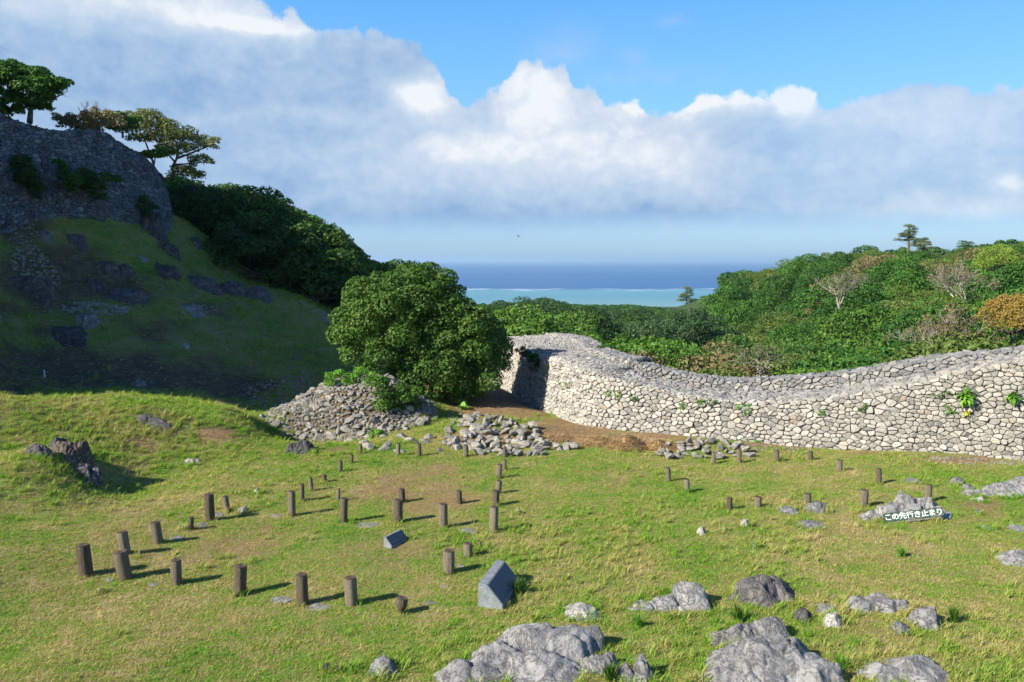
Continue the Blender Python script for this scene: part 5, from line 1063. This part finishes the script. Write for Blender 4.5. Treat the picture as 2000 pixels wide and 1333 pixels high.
bush('shrub', 'dark shrub pressing against the outer side of the wall bend', 1205, 720, 30.5, [(1185, 690, 20), (1215, 688, 26), (1240, 700, 22), (1200, 712, 18), (1230, 718, 16)], 6500, .10, L_deep, 88)
bush('ivy', 'dark ivy hanging over the shaded far flank of the wall', 1040, 720, 30.2, [(1030, 690, 14), (1048, 700, 14), (1052, 718, 12), (1018, 690, 12)], 3000, .07, L_dark, 89, 'ivy', on=False)
plant('big_leaved_plant', 'plant with large glossy leaves under the right side of the round tree', hit(885, 800) + np.array([0, 1.2, .1]), (0, -.3, 1), 26, .5, .26, .7, L_bright, 91, 'plant', .8, .7)
plant('big_leaved_plant', 'smaller large-leaved plant lying lower and to the right', hit(905, 800), (0, -.3, .6), 9, .32, .2, .7, L_bright, 92, 'plant', .4, .8)
plant('reed_clump', 'clump of long pale reeds at the foot of the shaded wood', hit(600, 575, 20), (0, -.2, 1), 220, 1.1, .05, .35, L_mid, 93, 'reeds', .9, .45)
for i, (px, py, s, lab) in enumerate([(1010, 1160, .16, 'lush grass tuft at the right foot of the big stone marker'), (1625, 1215, .1, 'tuft beside the tan-footed block'), (1862, 1215, .14, 'dark tuft right of the slanting block'), (1640, 1310, .15, 'tall tuft at the right foot of the largest boulder'), (1440, 1215, .16, 'tall grass in front of the long pale ridge'), (1760, 1088, .12, 'round green tuft on the right lawn'), (1190, 1330, .14, 'grass growing out of the widest outcrop, right'), (1245, 1225, .12, 'grass tuft behind the jagged pale rock')]):
    plant('grass_tuft', lab, hit(px, py), (0, 0, 1), 90, s * 1.6, .014, .3, L_bright if i % 2 else L_mid, 95 + i, 'grass tuft', 1.0, .35)
# a kite far out over the sea
b0 = at(1013, 462, 160); BB = Bag(); BB.add([(-.62, .05, .16), (-.3, -.1, .2), (0, -.12, .03), (.3, -.1, .2), (.62, .05, .12), (.3, .12, .16), (0, .14, 0), (-.3, .12, .16), (0, 0, -.06)], [(0, 1, 7, 7)][:0] + [(1, 2, 6, 7), (2, 3, 5, 6)], [(0, 1, 7), (3, 4, 5), (2, 8, 6)])
tube(BB, [(0, -.38, .03), (0, -.28, .03), (0, 0, 0), (0, .3, -.02), (0, .55, -.02)], [.01, .055, .085, .05, .012], 8); BB.add([(-.05, .4, -.02), (.05, .4, -.02), (.13, .66, -.02), (-.13, .66, -.02)], [(0, 1, 2, 3)])
bd = obj('bird', BB.mesh('bird'), mat('dark_feathers', lambda nt, o: bsdf(nt, o, (.03, .025, .02), .9))); bd.location = b0; bd.rotation_euler = (.2, .35, .6); tag(bd, 'small dark bird gliding in the sky above the sea', 'bird', None, 'thing')
ms = hit(87, 738); sk = Bag(); tube(sk, [(0, 0, -.1), (.005, 0, .1), (0, 0, .27)], [.022, .022, .02], 8); s_ = obj('marker_stake', sk.mesh('marker_stake'), M_white); s_.location = ms; tag(s_, 'short white stake standing on the dark lower slope', 'stake', None, 'thing')

# ================================================================= grass
def m_blade(nt, o, straw=0.0):
    p = pos(nt); c = grass_colour(nt, p); v = attr(nt, 'v')
    c = mixc(nt, (v * 1.5 - .9 + attr(nt, 'litter') * 0).clamp() * .7, c, (.52, .43, .19)); c = mulc(nt, c, ramp(nt, v, [(0, (.75, .85, .7)), (.6, (1.1, 1.1, 1.0)), (1, (1.3, 1.2, 1.1))]))
    if straw: c = mixc(nt, straw, c, ramp(nt, v, [(0, (.28, .18, .08)), (1, (.56, .42, .21))]))
    b = nt.nodes.new('ShaderNodeBsdfDiffuse'); link(nt, c, b.inputs[0]); t = nt.nodes.new('ShaderNodeBsdfTranslucent'); link(nt, mulc(nt, c, (1.1, 1.25, .7)), t.inputs[0])
    mx = nt.nodes.new('ShaderNodeMixShader'); mx.inputs[0].default_value = .35; nt.links.new(b.outputs[0], mx.inputs[1]); nt.links.new(t.outputs[0], mx.inputs[2]); nt.links.new(mx.outputs[0], o.inputs[0])
M_blade = mat('grass_blades', m_blade); M_dead = mat('dead_grass', lambda nt, o: m_blade(nt, o, .85))
def tuft(seed, n, R, h0, h1, w_, lean, flatf=0.0):
    rs = RS(seed); B_ = Bag()
    for i in range(n):
        r = R * math.sqrt(rs.rand()); a = rs.rand() * 6.28; p = np.array([r * math.cos(a), r * math.sin(a), -.01]); th = rs.rand() * 6.28; d = unit(np.array([math.cos(th) * lean, math.sin(th) * lean, 1 - flatf])); l = rs.uniform(h0, h1); s = unit(np.array([-math.sin(th + .4), math.cos(th + .4), 0])) * w_
        p1 = p + d * l * .55; d2 = unit(d + np.array([math.cos(th), math.sin(th), -.35]) * .55); p2 = p1 + d2 * l * .45
        B_.add([p - s, p + s, p1 + s * .8, p1 - s * .8, p2], [(0, 1, 2, 3)], [(3, 2, 4)], float(np.clip(rs.normal(.42, .22), 0, 1)))
    return B_.mesh('tuft')
tg = bpy.data.collections.new('grass_tufts'); TD = [(tuft(1, 30, .11, .02, .05, .0035, .9), M_blade), (tuft(2, 26, .10, .025, .065, .0035, .7), M_blade), (tuft(3, 22, .08, .05, .11, .004, .5), M_blade), (tuft(4, 20, .05, .08, .18, .0045, .45), M_blade), (tuft(5, 24, .12, .04, .10, .0028, 1.6, .75), M_dead), (tuft(6, 22, .10, .03, .06, .003, 1.0, .3), M_dead)]
for i, (m_, mt_) in enumerate(TD): m_.materials.append(mt_); tg.objects.link(bpy.data.objects.new('tuft_%d' % i, m_))
rs = RS(123); G = []
def area_pts(n, D0, D1, pw, x0=-.72, x1=.72):
    t = rs.rand(n); D = (D0 ** pw + t * (D1 ** pw - D0 ** pw)) ** (1 / pw); return np.c_[rs.uniform(x0, x1, n) * D, D]
P = np.vstack([area_pts(95000, 8.2, 27, 1.15), area_pts(30000, 20, 46, 1.3, -.72, -.05)])
Z = H(P[:, 0], P[:, 1]); P3 = np.c_[P, Z]; d_, l_, w_ = masks(P3); px, py = to_px(P3)
wy = np.interp(px, [900, 1000, 1065, 1130, 1200, 1300, 1400, 1500, 1600, 1700, 1800, 2000, 2150], [700, 740, 800, 832, 843, 853, 861, 867, 873, 880, 885, 897, 905])
ok = (px > -120) & (px < 2120) & ~((px > 880) & (py < wy + 2)) & (w_ < .4)
e = ((P[:, 0] - cp_[0]) / 2.5) ** 2 + ((P[:, 1] - 26.1) / 1.95) ** 2; ok &= ~((e < 1) & (rs.rand(len(P)) < .80)); ok &= rs.rand(len(P)) > d_ * .86; ok &= rs.rand(len(P)) > l_ * .55
# where it is long: the berm at left, the foreground corner, patches, round the rocks
tall = np.exp(-(((px - 200) / 330) ** 2 + ((py - 870) / 90) ** 2)) * .9 + sstep(py, 1150, 1330) * sstep(px, 1000, 1500) * .55 + np.exp(-(((px - 1150) / 260) ** 2 + ((py - 1060) / 45) ** 2)) * .4 + sstep(vnoise(P, .7, 21, 3), .15, .5) * .35
dryn = vnoise(P, .45, 22, 3); u = rs.rand(len(P)); idx = np.where(u < tall * .55, 2, np.where(u < .6, 0, 1)); idx = np.where((u < tall * .22), 3, idx); u2 = rs.rand(len(P)); idx = np.where(u2 < .24 + .3 * sstep(dryn, -.1, .4) + l_ * .7, np.where(rs.rand(len(P)) < .5, 4, 5), idx)
D = P[:, 1]; scl = rs.uniform(.8, 1.3, len(P)) * np.clip(.95 + (D - 14) * .022, .95, 1.5) * np.where(D > 27, 1.25, 1)
arr = np.c_[P3, scl, np.zeros(len(P)), idx, rs.uniform(-.15, .15, (len(P), 2)), rs.rand(len(P)) * 6.28][ok]
ring = []
for cx, cy, rx, ry in ROCKS:
    if cy > 24: continue
    for _ in range(int(10 + (rx + ry) * 60)):
        a_ = rs.rand() * 6.28; k_ = rs.uniform(.86, 1.12); ring.append((cx + rx * k_ * math.cos(a_), cy + ry * k_ * math.sin(a_)))
for o_p in [o for o in main.objects if o.name.startswith('wooden_post')]:
    for _ in range(7): a_ = rs.rand() * 6.28; r_ = o_p.scale[0] * 1.15; ring.append((o_p.location[0] + r_ * math.cos(a_), o_p.location[1] + r_ * math.sin(a_)))
ring = np.array(ring); rz_ = H(ring[:, 0], ring[:, 1]); arr = np.vstack([arr, np.c_[ring, rz_, rs.uniform(.6, 1.35, len(ring)), np.zeros(len(ring)), rs.choice([2, 2, 3, 4, 1], len(ring)), rs.uniform(-.2, .2, (len(ring), 2)), rs.rand(len(ring)) * 6.28]])
print('tufts', len(arr)); scatter('grass', arr, tg, 'short patchy green and straw-coloured grass covering the lawn and slope', 'stuff', 'grass')

# ================================================================= the air
HZ = mat('haze', lambda nt, o: None); nt = HZ.node_tree; o_ = [n for n in nt.nodes if n.type == 'OUTPUT_MATERIAL'][0]; pv = nt.nodes.new('ShaderNodeVolumePrincipled'); pv.inputs['Color'].default_value = (.52, .77, 1, 1); pv.inputs['Density'].default_value = HAZE_D = 7.5e-5; pv.inputs['Anisotropy'].default_value = .2; nt.links.new(pv.outputs[0], o_.inputs['Volume'])
hb = obj('haze', box_mesh('haze', -70000, 70000, -2000, 70000, -125, 60, .001), HZ); tag(hb, 'thin blue sea haze', 'haze', None, 'stuff')
